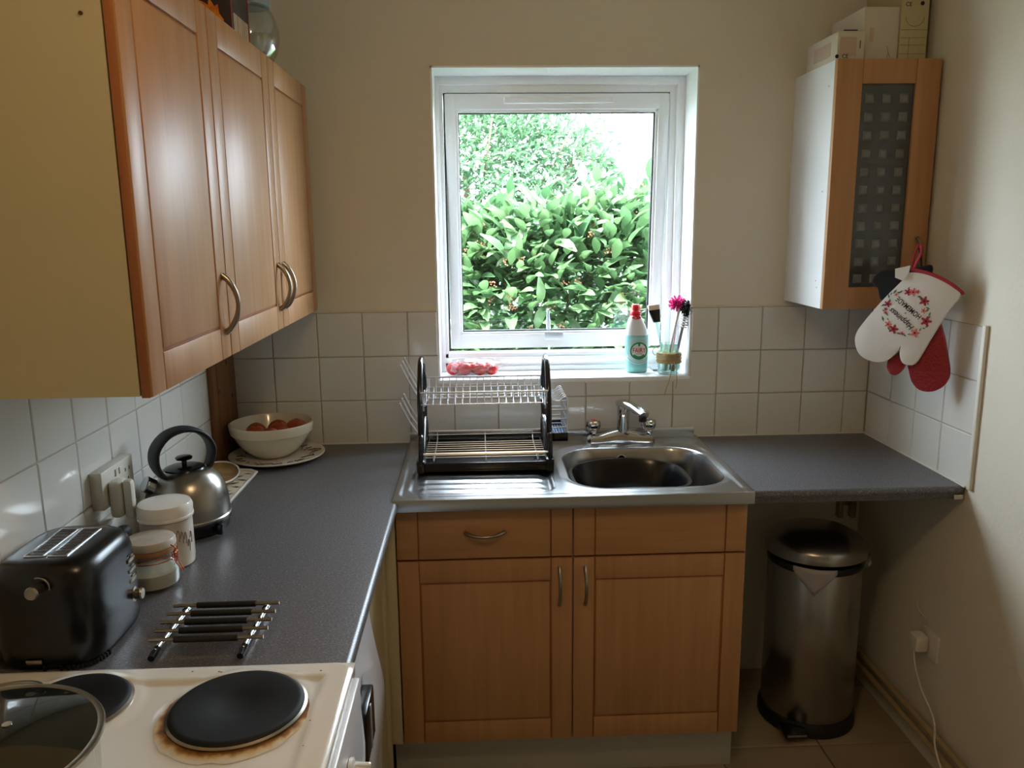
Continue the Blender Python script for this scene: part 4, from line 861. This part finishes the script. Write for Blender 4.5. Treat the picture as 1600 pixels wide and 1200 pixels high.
m.tube(smoothpts([(jx+.052*dx, jy+.052*dy, 1.006), (jx+.062*dx, jy+.062*dy, 1.000), (jx+.058*dx, jy+.058*dy, .985), (jx+.064*dx, jy+.064*dy, .972), (jx+.056*dx, jy+.056*dy, .975)], 4), .0014, 6)
for s in (-1, 1): m.tube(smoothpts([(jx+.056*dx-.004*s*dy, jy+.056*dy+.004*s*dx, .985), (jx+.066*dx-.004*s*dy, jy+.066*dy+.004*s*dx, .970), (jx+.078*dx-.003*s*dy, jy+.078*dy+.003*s*dx, .953)], 4), .0012, 6)
for z in (.978, .984, .990): m.tube([(jx+.060*dx+.005*math.cos(b)*dx, jy+.060*dy+.005*math.cos(b), z+.004*math.sin(b)) for b in [2*PI*k/12 for k in range(12)]], .001, 5, closed=True)
m.build('wire_clip', 'copper', t)
# toaster
t = thing('toaster', 'glossy black two-slot toaster at the near end of the worktop', 'toaster', (-.51, -1.34, .91))
tx, ty = -.507, -1.343
rg = [sup(tx, ty, a, b, 64, z, e) for a, b, z, e in ((.080, .100, .9115, 4), (.088, .108, .916, 4), (.090, .110, .925, 4.5), (.092, .112, .96, 4.6), (.091, .112, 1.02, 4.4), (.089, .110, 1.060, 4.2), (.086, .107, 1.078, 4), (.080, .101, 1.090, 3.8), (.070, .092, 1.0965, 3.6), (.058, .080, 1.099, 3.6), (.050, .074, 1.0992, 4))]
loft(rg).build('body', 'toaster', t, ang=60)
fr = MB()
for x in (-.527, -.487):
    fr.box(x-.017, x-.014, -1.408, -1.277, 1.098, 1.1015, .001); fr.box(x+.014, x+.017, -1.408, -1.277, 1.098, 1.1015, .001); fr.box(x-.017, x+.017, -1.409, -1.406, 1.098, 1.1015, .001); fr.box(x-.017, x+.017, -1.279, -1.276, 1.098, 1.1015, .001)
fr.build('slot_frame', 'chrome', t)
for x in (-.527, -.487):
    s = B(x-.014, x+.014, -1.406, -1.279, 1.0985, 1.0998).build('bread_slot', 'darkbox', t, smooth=False)
    m = MB()
    for k in range(9): m.box(x-.013, x+.013, -1.398+k*.014, -1.3972+k*.014, 1.0999, 1.1004)
    m.build('slot_wire', 'nickel', t, smooth=False, fix=False)['kind'] = 'stuff'
B(-.5085, -.5055, -1.408, -1.277, 1.0985, 1.1012).build('centre_bar', 'chrome', t)
m = MB().lathe([(.009, 0), (.010, .002), (.010, .022), (.0115, .026), (.0095, .030), (0, .030)], (-.497, -1.454, 1.065), 24, (0, -1, 0)); m.build('lever_knob', 'nickel', t)
m = MB().tube([(-.497+.017*math.cos(a), -1.4565, 1.065+.017*math.sin(a)) for a in [-.3+PI*.7*k/12 for k in range(13)]], .0012, 6); m.build('lever_trim', 'nickel', t)
m = MB().lathe([(.014, 0), (.0145, .003), (.0105, .004), (.010, .012), (.0115, .014), (.010, .017), (0, .017)], (-.4185, -1.290, .972), 24, (1, .05, 0)); m.build('browning_dial', 'nickel', t)
for z in (1.038, 1.018, .998): B(-.4175, -.4145, -1.306, -1.276, z, z+.008, .002).build('push_button', 'nickel', t)
for z in (1.049, 1.029, 1.009): B(-.4165, -.414, -1.296, -1.284, z, z+.003, .001).build('indicator_mark', 'nickel', t)
B(-.535, -.508, -1.4575, -1.4555, .924, .933, .001).build('badge', 'nickel', t)
m = MB()
for k in range(14): a = -PI*.5+.10*k; p = sup(tx, ty, .0895, .1095, 64, .914, 4)[48+k if 48+k < 64 else 48+k-64]; m.box(p.x-.0022, p.x+.0022, p.y-.0022, p.y+.0022, .911, .919)
m.build('base_vent', 'black_matt', t, smooth=False)['kind'] = 'stuff'
# trivet
t = thing('trivet', 'chrome and black five-bar trivet on the worktop in front of the cooker', 'trivet', (-.25, -1.33, .911))
tv_ = [(-1.400, -.352, -.150), (-1.3675, -.354, -.150), (-1.335, -.355, -.151), (-1.302, -.355, -.152), (-1.268, -.355, -.153)]
for (y, a, b) in tv_:
    MB().tube([(a, y, .934), (b, y, .934)], .0034, 12).build('cross_rod', 'nickel', t); MB().tube([(a+.045, y, .934), (b-.045, y, .934)], .0062, 14).build('rubber_sleeve', 'black_matt', t)
for x in (-.333, -.180):
    MB().tube([(x-.002, -1.420, .922), (x, -1.255, .922)], .0052, 12).build('side_rail', 'chrome', t)
    for y, s in ((-1.420, 1), (-1.255, -1)): MB().tube([(x-.001, y+.012*s, .922), (x-.002, y-.004*s, .9195), (x-.002, y-.016*s, .9175)], [.0064, .0066, .0062], 12).build('rubber_foot', 'black', t)
# sockets on the left wall
t = thing('double_socket', 'upper white double wall socket above the toaster', 'socket', (XL, -.955, 1.09))
B(XL+.007, XL+.034, -1.042, -.882, 1.050, 1.135, .003).build('face_plate', 'socket', t)
for y in (-.972, -.952): B(XL+.034, XL+.037, y-.005, y+.005, 1.108, 1.124, .001).build('rocker_switch', 'socket', t)
m = MB()
for (y, z) in ((-.925, 1.108), (-.905, 1.108), (-.913, 1.085)): m.box(XL+.0335, XL+.0345, y-.0015, y+.0015, z-.004, z+.004)
m.build('pin_hole', 'black_print', t, smooth=False)
t = thing('plug', 'tall white plug in the upper double socket, switch side', 'plug', (XL+.05, -.995, 1.08))
B(XL+.0345, XL+.062, -1.024, -.976, 1.025, 1.108, .010).build('plug_body', 'socket', t)
B(XL+.062, XL+.084, -1.016, -.992, 1.02, 1.110, .009).build('plug_grip', 'socket', t)
t = thing('extension_socket', 'lower white socket box with black plug, directly above the toaster', 'socket', (XL, -.94, 1.0))
B(XL+.007, XL+.030, -1.05, -.862, .933, 1.018, .003).build('face_plate', 'socket', t)
B(XL+.030, XL+.0315, -.885, -.882, .99, 1.0).build('indicator_mark', 'black_print', t)
t = thing('plug', 'black rounded plug in the lower socket behind the toaster', 'plug', (XL+.05, -1.0, .97))
B(XL+.0305, XL+.062, -1.022, -.978, .945, .998, .012).build('plug_body', 'black_matt', t)
MB().tube(smoothpts([(XL+.05, -1.0, .948), (XL+.055, -1.02, .925), (XL+.06, -1.08, .9165), (XL+.06, -1.22, .9165)], 4), .0032, 8).build('cable', 'black_matt', t)
# books / box and jar on top of left cabinets
t = thing('dark_carton', 'dark brown and crimson carton with barcode on the left cabinets', 'box', (-.43, -.58, cz1))
B(-.520, -.332, -.655, -.500, cz1+.001, cz1+.28, .001).build('carton', 'darkbox', t)
m = MB(); m.box(-.3325, -.3308, -.655, -.651, cz1+.001, cz1+.28); m.box(-.3325, -.3308, -.505, -.500, cz1+.001, cz1+.28); m.box(-.3325, -.3308, -.655, -.500, cz1+.001, cz1+.025); m.build('red_border', 'redcard', t, smooth=False, fix=False)
m = MB(); m.box(-.3315, -.3302, -.638, -.515, cz1+.028, cz1+.075); m.build('barcode_label', 'box', t, smooth=False)
m = MB(); rd = random.Random(4); y = -.634
while y < -.522: wv = rd.choice((.002, .0035, .006)); m.box(-.3303, -.3298, y, y+wv, cz1+.030, cz1+.074); y += wv+rd.choice((.0025, .004, .006))
m.build('barcode_bar', 'cork', t, smooth=False, fix=False)['kind'] = 'stuff'
fl = [(-.345, .045), (-.365, .052), (-.385, .075), (-.40, .10), (-.385, .095), (-.375, .088), (-.372, .105), (-.360, .085), (-.352, .09), (-.350, .07), (-.340, .055)]
MB().prism(fl, lambda a, b, d: Vector((a-.01, -.6552-d, cz1+b)), .0006).build('flame_print', 'flame', t, smooth=False)
jx, jy = -.362, -.395
t = thing('cookie_jar', 'round clear glass storage jar with grey lid on the left cabinets', 'jar', (jx, jy, cz1))
R_ = .082
pr = [(0, .001), (.045, .001), (.062, .010), (.074, .030), (.0815, .062), (.0815, .085), (.076, .112), (.064, .135), (.055, .145), (.056, .165)]
MB().lathe(pr+[(r-.003, z) for r, z in pr[::-1][:-1]]+[(0, .006)], (jx, jy, cz1), 56).build('glass', 'jar', t)
MB().lathe([(.060, .148), (.063, .152), (.063, .185), (.058, .190), (0, .192)], (jx, jy, cz1), 48).build('lid', 'grey', t)
# ------------------------------------------------------------------ cooker
ck = thing('electric_cooker', 'freestanding white electric cooker with solid plates in the near left corner', 'cooker', (-.29, -1.77, 0))
hx0, hx1, hy0, hy1, hz = -.598, .022, -2.06, -1.470, .922
nx, ny = 62, 60; vs = []; fs = []
def hobz(x, y):
    d = sdrr(x, y, (hx0+hx1)/2, (hy0+hy1)/2, (hx1-hx0)/2, (hy1-hy0)/2, .03); z = hz-.006*sst(-.040, -.052, d)-.004*sst(-.006, 0, d)
    for (a, b, r) in PL: dd = math.hypot(x-a, y-b); z += .005*sst(r+.03, r+.008, dd)
    return z
PL = [(-.138, -1.603, .098), (-.398, -1.578, .080), (-.138, -1.885, .080), (-.400, -1.86, .098)]
nx, ny = 124, 118
for j in range(ny+1):
    for i in range(nx+1): x = hx0+(hx1-hx0)*i/nx; y = hy0+(hy1-hy0)*j/ny; vs.append((x, y, hobz(x, y)))
for j in range(ny):
    for i in range(nx): a = j*(nx+1)+i; fs.append((a, a+1, a+nx+2, a+nx+1))
m = MB().add(vs, fs); m.build('hob_top', 'enamel', ck, ang=80, fix=False)
m = MB().prism([(hx0, hy0), (hx1, hy0), (hx1, hy1), (hx0, hy1)], lambda a, b, d: Vector((a, b, .895+d)), .0205); m.build('hob_edge', 'enamel', ck, bevel=.003)
B(hx0+.005, .008, hy0, hy1-.003, .02, .894, .004).build('cooker_body', 'app', ck)
B(.008, .030, hy0+.002, hy1-.004, .745, .893, .004).build('control_panel', 'app', ck)
B(.008, .026, hy0+.006, hy1-.008, .30, .735, .006).build('oven_door', 'app', ck)
for y in (-1.640, -1.745, -1.85, -1.955):
    kn = MB().lathe([(.028, 0), (.030, .003), (.030, .010), (.024, .013), (.022, .030), (.019, .034), (0, .035)], (.030, y, .822), 32, (1, 0, 0)).build('control_knob', 'enamel', ck)
    B(.043, .068, y-.005, y+.005, .797, .847, .003).build('knob_grip', 'enamel', kn)
    MB().lathe([(.0302, .003), (.0308, .0035), (.0302, .004)], (.030, y, .822), 32, (1, 0, 0)).build('knob_groove', 'black_print', kn)
for (a, b, r) in PL:
    z0 = .9215
    p = MB().lathe([(r, 0), (r+.003, .002), (r+.003, .005), (r, .008), (r-.004, .0095), (r-.008, .009), (r*.34, .0085), (r*.32, .0075), (0, .0075)], (a, b, z0), 64).build('hotplate', 'cast', ck)
    MB().lathe([(r+.002, -.001), (r+.006, .000), (r+.007, .003), (r+.003, .005), (r+.001, .003)], (a, b, z0), 64).build('hotplate_ring', 'nickel', p)
def stain(a, b, r0, r1, a0, a1, seed):
    rd = random.Random(seed); m = MB(); n = 60; vs = []; fs = []
    for k in range(n+1):
        an = a0+(a1-a0)*k/n; q = math.sin(PI*k/n); ro = r0+(r1-r0)*q*(.75+.25*noise.noise(Vector((k*.3, seed, 0))))
        for j in range(5): rr_ = r0+(ro-r0)*j/4; x, y = a+rr_*math.cos(an), b+rr_*math.sin(an); vs.append((x, y, hobz(x, y)+.0007))
    for k in range(n):
        for j in range(4): q = k*5+j; fs.append((q, q+1, q+6, q+5))
    return MB().add(vs, fs)
def stainmat():
    m = bpy.data.materials.new('burnt_spill'); m.use_nodes = True; nt = m.node_tree; b = nt.nodes['Principled BSDF']; b.inputs['Roughness'].default_value = .35
    tc = nt.nodes.new('ShaderNodeTexCoord'); vm = nt.nodes.new('ShaderNodeVectorMath'); vm.operation = 'DISTANCE'
    ox = Vector((-.138, -1.603, .9215))-Vector(ck.location)
    sep = nt.nodes.new('ShaderNodeVectorMath'); sep.operation = 'MULTIPLY'; sep.inputs[1].default_value = (1, 1, 0); nt.links.new(tc.outputs['Object'], sep.inputs[0])
    vm.inputs[1].default_value = (ox.x, ox.y, 0); nt.links.new(sep.outputs[0], vm.inputs[0])
    mr = nt.nodes.new('ShaderNodeMapRange'); mr.inputs[1].default_value = .100; mr.inputs[2].default_value = .122; mr.inputs[3].default_value = .95; mr.inputs[4].default_value = 0; nt.links.new(vm.outputs['Value'], mr.inputs[0])
    n = nt.nodes.new('ShaderNodeTexNoise'); n.inputs['Scale'].default_value = 55; n.inputs['Detail'].default_value = 6; nt.links.new(tc.outputs['Object'], n.inputs[0])
    mu = nt.nodes.new('ShaderNodeMath'); mu.operation = 'MULTIPLY_ADD'; nt.links.new(n.outputs[0], mu.inputs[0]); mu.inputs[1].default_value = .8
    nt.links.new(mr.outputs[0], mu.inputs[2]); sb = nt.nodes.new('ShaderNodeMath'); sb.operation = 'SUBTRACT'; sb.inputs[1].default_value = .44; nt.links.new(mu.outputs[0], sb.inputs[0])
    r = nt.nodes.new('ShaderNodeValToRGB'); e = r.color_ramp.elements; e[0].position = .0; e[0].color = (*lin('#e3dfd8'), 1); e[1].position = .85; e[1].color = (*lin('#2e1a0e'), 1)
    k = e.new(.22); k.color = (*lin('#dcc79c'), 1); k = e.new(.5); k.color = (*lin('#94622c'), 1)
    nt.links.new(sb.outputs[0], r.inputs[0]); nt.links.new(r.outputs[0], b.inputs['Base Color']); return m
M['spill'] = stainmat()
stain(-.138, -1.603, .100, .134, PI*.72, PI*2.18, 1).build('burnt_stain', 'spill', ck, fix=False)
m = MB(); rd = random.Random(6)
for (x, y) in ((-.20, -1.493), (-.195, -1.497), (-.245, -1.49), (-.02, -1.64), (-.018, -1.70), (-.03, -1.50), (-.24, -1.75)): r = rd.uniform(.001, .0022); m.lathe([(0, 0), (r, 0), (r*.5, .0006), (0, .0006)], (x, y, hobz(x, y)+.0004), 7)
m.build('food_speck', 'burnt', ck)['kind'] = 'stuff'
# saucepan
px, py = -.392, -1.822
t = thing('saucepan', 'steel saucepan with dark glass lid on the near left hotplate', 'pan', (px, py, .93))
MB().lathe([(.125, .0), (.132, .004), (.136, .02), (.1385, .075), (.141, .079), (.1385, .081), (.134, .07), (.132, .01), (0, .008)], (px, py, .932), 72).build('pan_body', 'chrome', t)
MB().lathe([(.1375, .0815), (.1455, .081), (.1470, .084), (.1455, .087), (.139, .0875), (.1365, .086)], (px, py, .932), 72).build('lid_rim', 'nickel', t)
MB().lathe([(.138, .0865), (.12, .091), (.08, .098), (.04, .102), (0, .103)], (px, py, .932), 72).build('lid_glass', 'smoke', t)
MB().lathe([(.012, .102), (.013, .104), (.009, .112), (.010, .116), (.020, .120), (.021, .126), (.014, .130), (0, .130)], (px-.0, py+.0, .932), 32).build('lid_knob', 'chrome', t)
MB().lathe([(.003, 0), (.006, 0), (.006, .002), (.003, .002)], (px+.028, py+.025, .932+.1015), 16).build('steam_vent', 'chrome', t)
MB().tube(smoothpts([(px-.085, py+.105, .99), (px-.08, py+.16, .998), (px-.045, py+.178, .998), (px+.0-.01, py+.168, .998), (px+.005, py+.13, .99)], 5), .0085, 12, flat=.7).build('side_handle', 'nickel', t)
# ------------------------------------------------------------------ washing machine
t = thing('washing_machine', 'white front-loading washing machine between cooker and corner under the worktop', 'washing machine', (-.3, -1.19, 0))
wy0, wy1 = -1.455, -.925
B(XL+.03, -.045, wy0, wy1, .01, .868, .006).build('machine_body', 'app', t)
prf = [(-.045, .862), (-.040, .862), (-.036, .80), (-.030, .72), (-.018, .64), (-.008, .585), (-.003, .54), (-.006, .48), (-.012, .43), (-.018, .34), (-.022, .02), (-.045, .02)]
MB().prism([(v.x, v.y) for v in smoothpts([Vector((a, b, 0)) for a, b in prf], 3)], lambda a, b, d: Vector((a, wy0+d, b)), wy1-wy0-.001).build('front_fascia', 'app', t)
B(-.03, .0015, -1.250, -1.135, .560, .675, .004).build('door_handle_recess', 'black', t)
B(-.02, .004, -1.205, -1.190, .565, .665, .003).build('door_catch', 'grey', t)
MB().prism(outline([(-1.36, .835), (-1.24, .83), (-1.15, .76), (-1.09, .70), (-1.12, .70), (-1.2, .735), (-1.27, .70), (-1.31, .62), (-1.36, .60)], 3), lambda a, b, d: Vector((-.036+.033*sst(.84, .62, b)+d, a, b)), .008).build('curved_panel', 'app', t)
m = MB()
for k in range(7): m.box(-.0265, -.0225, -1.305, -1.302, .762+k*.006, .766+k*.006)
m.build('printed_mark', 'black_print', t, smooth=False, fix=False)['kind'] = 'stuff'
# ------------------------------------------------------------------ garden outside
struct(B(-9, 11, .28, 16, -.45, -.35).build('ground', 'soil', smooth=False))
def leaf_mesh(L, W, curl, seg=3):
    vs = []; fs = []
    for i in range(seg+1):
        t_ = i/seg; w_ = W*math.sin(PI*min(max(t_*.92+.04, 0), 1))**.8*(1-.25*t_); z = -curl*L*t_*t_
        vs += [(-w_/2, L*t_, z+w_*.18), (0, L*t_, z), (w_/2, L*t_, z+w_*.18)]
    for i in range(seg):
        for k in range(2): a = i*3+k; fs.append((a, a+1, a+4, a+3))
    return vs, fs
leafs = []
for k, (L, W, c) in enumerate(((.115, .058, .25), (.135, .062, .4), (.10, .050, .15))):
    v, f = leaf_mesh(L, W, c, 4); me = bpy.data.meshes.new('leaf'); me.from_pydata(v, [], f); me.materials.append(M['leaf']); me.polygons.foreach_set('use_smooth', [True]*len(f)); leafs.append((me, v, f))
from mathutils import Euler
bc0 = Vector((.65, 1.85, .50))
bush = thing('broadleaf_shrub', 'leafy broad-leaved shrub with reddish berries just outside the window', 'shrub', (.65, 1.75, -.35))
rd = random.Random(11)
def bushpt(front=False):
    # lumpy mound
    th = rd.uniform(PI*1.05, PI*1.95) if front else rd.uniform(0, 2*PI); ph = rd.uniform(-.35, 1) if not front else rd.uniform(-.3, .95)
    d = Vector((math.cos(th)*math.sqrt(max(0, 1-max(ph, 0)**2)), math.sin(th)*math.sqrt(max(0, 1-max(ph, 0)**2)), ph))
    r = 1+.13*noise.noise(d*2.3+Vector((3, 1, 7)))+.07*noise.noise(d*6)
    return bc0+Vector((d.x*1.75*r, d.y*.72*r, d.z*1.36*r)), d
def leafpose(d):
    out = (d*1.2+Vector((rd.gauss(0, .5), rd.gauss(0, .5), rd.gauss(0, .3)-.05))).normalized()
    upv = (d*.5+Vector((0, 0, 1))+Vector((rd.gauss(0, .35), rd.gauss(0, .35), 0))).normalized()
    x = out.cross(upv)
    if x.length < .05: x = out.orthogonal()
    x.normalize(); z = x.cross(out).normalized(); return Matrix((x, out, z)).transposed()
def inview(p):
    q = p-CP; z = q.dot(F); u = 800+FPX*q.dot(R2)/z; v = 600-FPX*q.dot(U2)/z; return 712 < u < 1010 and 190 < v < 540
cnt = 0; mj = MB(); bo = Vector(bush.location); tries = 0
while tries < 60000 and cnt < 285:
    tries += 1; p, d = bushpt(True)
    if not inview(p) or p.y > 1.55: continue
    me, v, f = leafs[rd.randrange(3)]; o = bpy.data.objects.new('leaf', me); C.objects.link(o); o.parent = bush; rm = leafpose(d); s = rd.uniform(.85, 1.25)
    o.matrix_local = Matrix.Translation(p+d*.05-bo) @ rm.to_4x4() @ Matrix.Scale(s, 4); cnt += 1
for k in range(15000):
    p, d = bushpt(k % 3 != 0); p -= d*abs(rd.gauss(0, .20))
    if p.z < -.35: continue
    me, v, f = leafs[rd.randrange(3)]; rm = leafpose(d)*rd.uniform(.75, 1.15); mj.add([rm @ Vector(q)+p for q in v], f)
mj.build('foliage', 'leaf', bush, fix=False)['kind'] = 'stuff'
m = MB()
for k in range(26):
    p, d = bushpt(True); b0 = Vector((.65+rd.uniform(-.3, .3), 1.8+rd.uniform(-.15, .15), -.35)); m.tube(smoothpts([b0, b0.lerp(p, .5)+Vector((0, 0, .15)), p-d*.04], 3), [.012, .011, .010, .008, .006, .004, .003], 5)
m.build('branch', 'bark', bush, fix=False)['kind'] = 'stuff'
m = MB(); n_b = 0
while n_b < 34:
    p, d = bushpt(True)
    if not inview(p): continue
    n_b += 1
    for q in range(9): c = p+d*.07+Vector((rd.gauss(0, .012), rd.gauss(0, .01), rd.gauss(0, .009))); m.lathe([(0, -.0045), (.004, -.002), (.004, .002), (0, .0045)], c, 6)
m.build('berry_cluster', 'berry', bush, fix=False)['kind'] = 'stuff'
# trees behind
def tree(name, label, cx, cy, rx, ry, z0, zc, rz, n, seed, L=.075, W=.03, trunk=True, mt='leaf2'):
    rd = random.Random(seed); t = thing(name, label, 'tree', (cx, cy, -.35)); v, f = leaf_mesh(L, W, .2, 2); m = MB(); vs = []; fs = []
    for k in range(n):
        d = Vector((rd.gauss(0, 1), rd.gauss(0, 1)-.5, rd.gauss(0, 1))).normalized(); r = (1-abs(rd.gauss(0, .16)))*(1+.18*noise.noise(d*2.6+Vector((seed, 0, 0)))+.10*noise.noise(d*7))
        p = Vector((cx+d.x*rx*r, cy+d.y*ry*r, zc+d.z*rz*r))
        if p.z < z0: continue
        out = (d+Vector((rd.gauss(0, .8), rd.gauss(0, .8), rd.gauss(0, .5)-.2))).normalized(); x = out.cross(Vector((rd.gauss(0, .5), rd.gauss(0, .5), 1))).normalized(); z = x.cross(out)
        s = rd.uniform(.7, 1.25); b = len(vs); vs += [p+(x*q[0]+out*q[1]+z*q[2])*s for q in v]; fs += [[b+i for i in g] for g in f]
    m.v = vs; m.f = fs; m.build('foliage', mt, t, fix=False)['kind'] = 'stuff'
    m = MB(); m.tube([(cx, cy, -.35), (cx+.05, cy, zc*.5), (cx, cy, zc+rz*.5)], [.10, .07, .03], 8)
    m.build('trunk', 'bark', t); m = MB()
    for k in range(16):
        a = rd.uniform(0, 2*PI); q = Vector((cx+rx*.9*math.cos(a), cy+ry*.9*math.sin(a), zc+rd.uniform(-.3, .8)*rz)); s = Vector((cx, cy, zc*rd.uniform(.4, .9))); m.tube([s, s.lerp(q, .5)+Vector((0, 0, .06)), q], [.03, .018, .006], 5)
    m.build('branch', 'bark', t, fix=False)['kind'] = 'stuff'
    return t
tree('garden_tree', 'fine-leaved green tree filling the window top behind the shrub', .15, 5.2, 1.6, .9, -.2, 1.25, 1.75, 30000, 21, .095, .042)
tree('garden_tree', 'low fine-leaved tree at the window right side behind the shrub', 2.5, 5.9, 1.30, .9, -.2, .75, 1.45, 16000, 22, .095, .042)
tree('garden_tree', 'fine-leaved tree beyond the left edge of the window', -3.1, 5.6, 1.5, .9, -.2, 1.1, 1.8, 8000, 23, .095, .042)
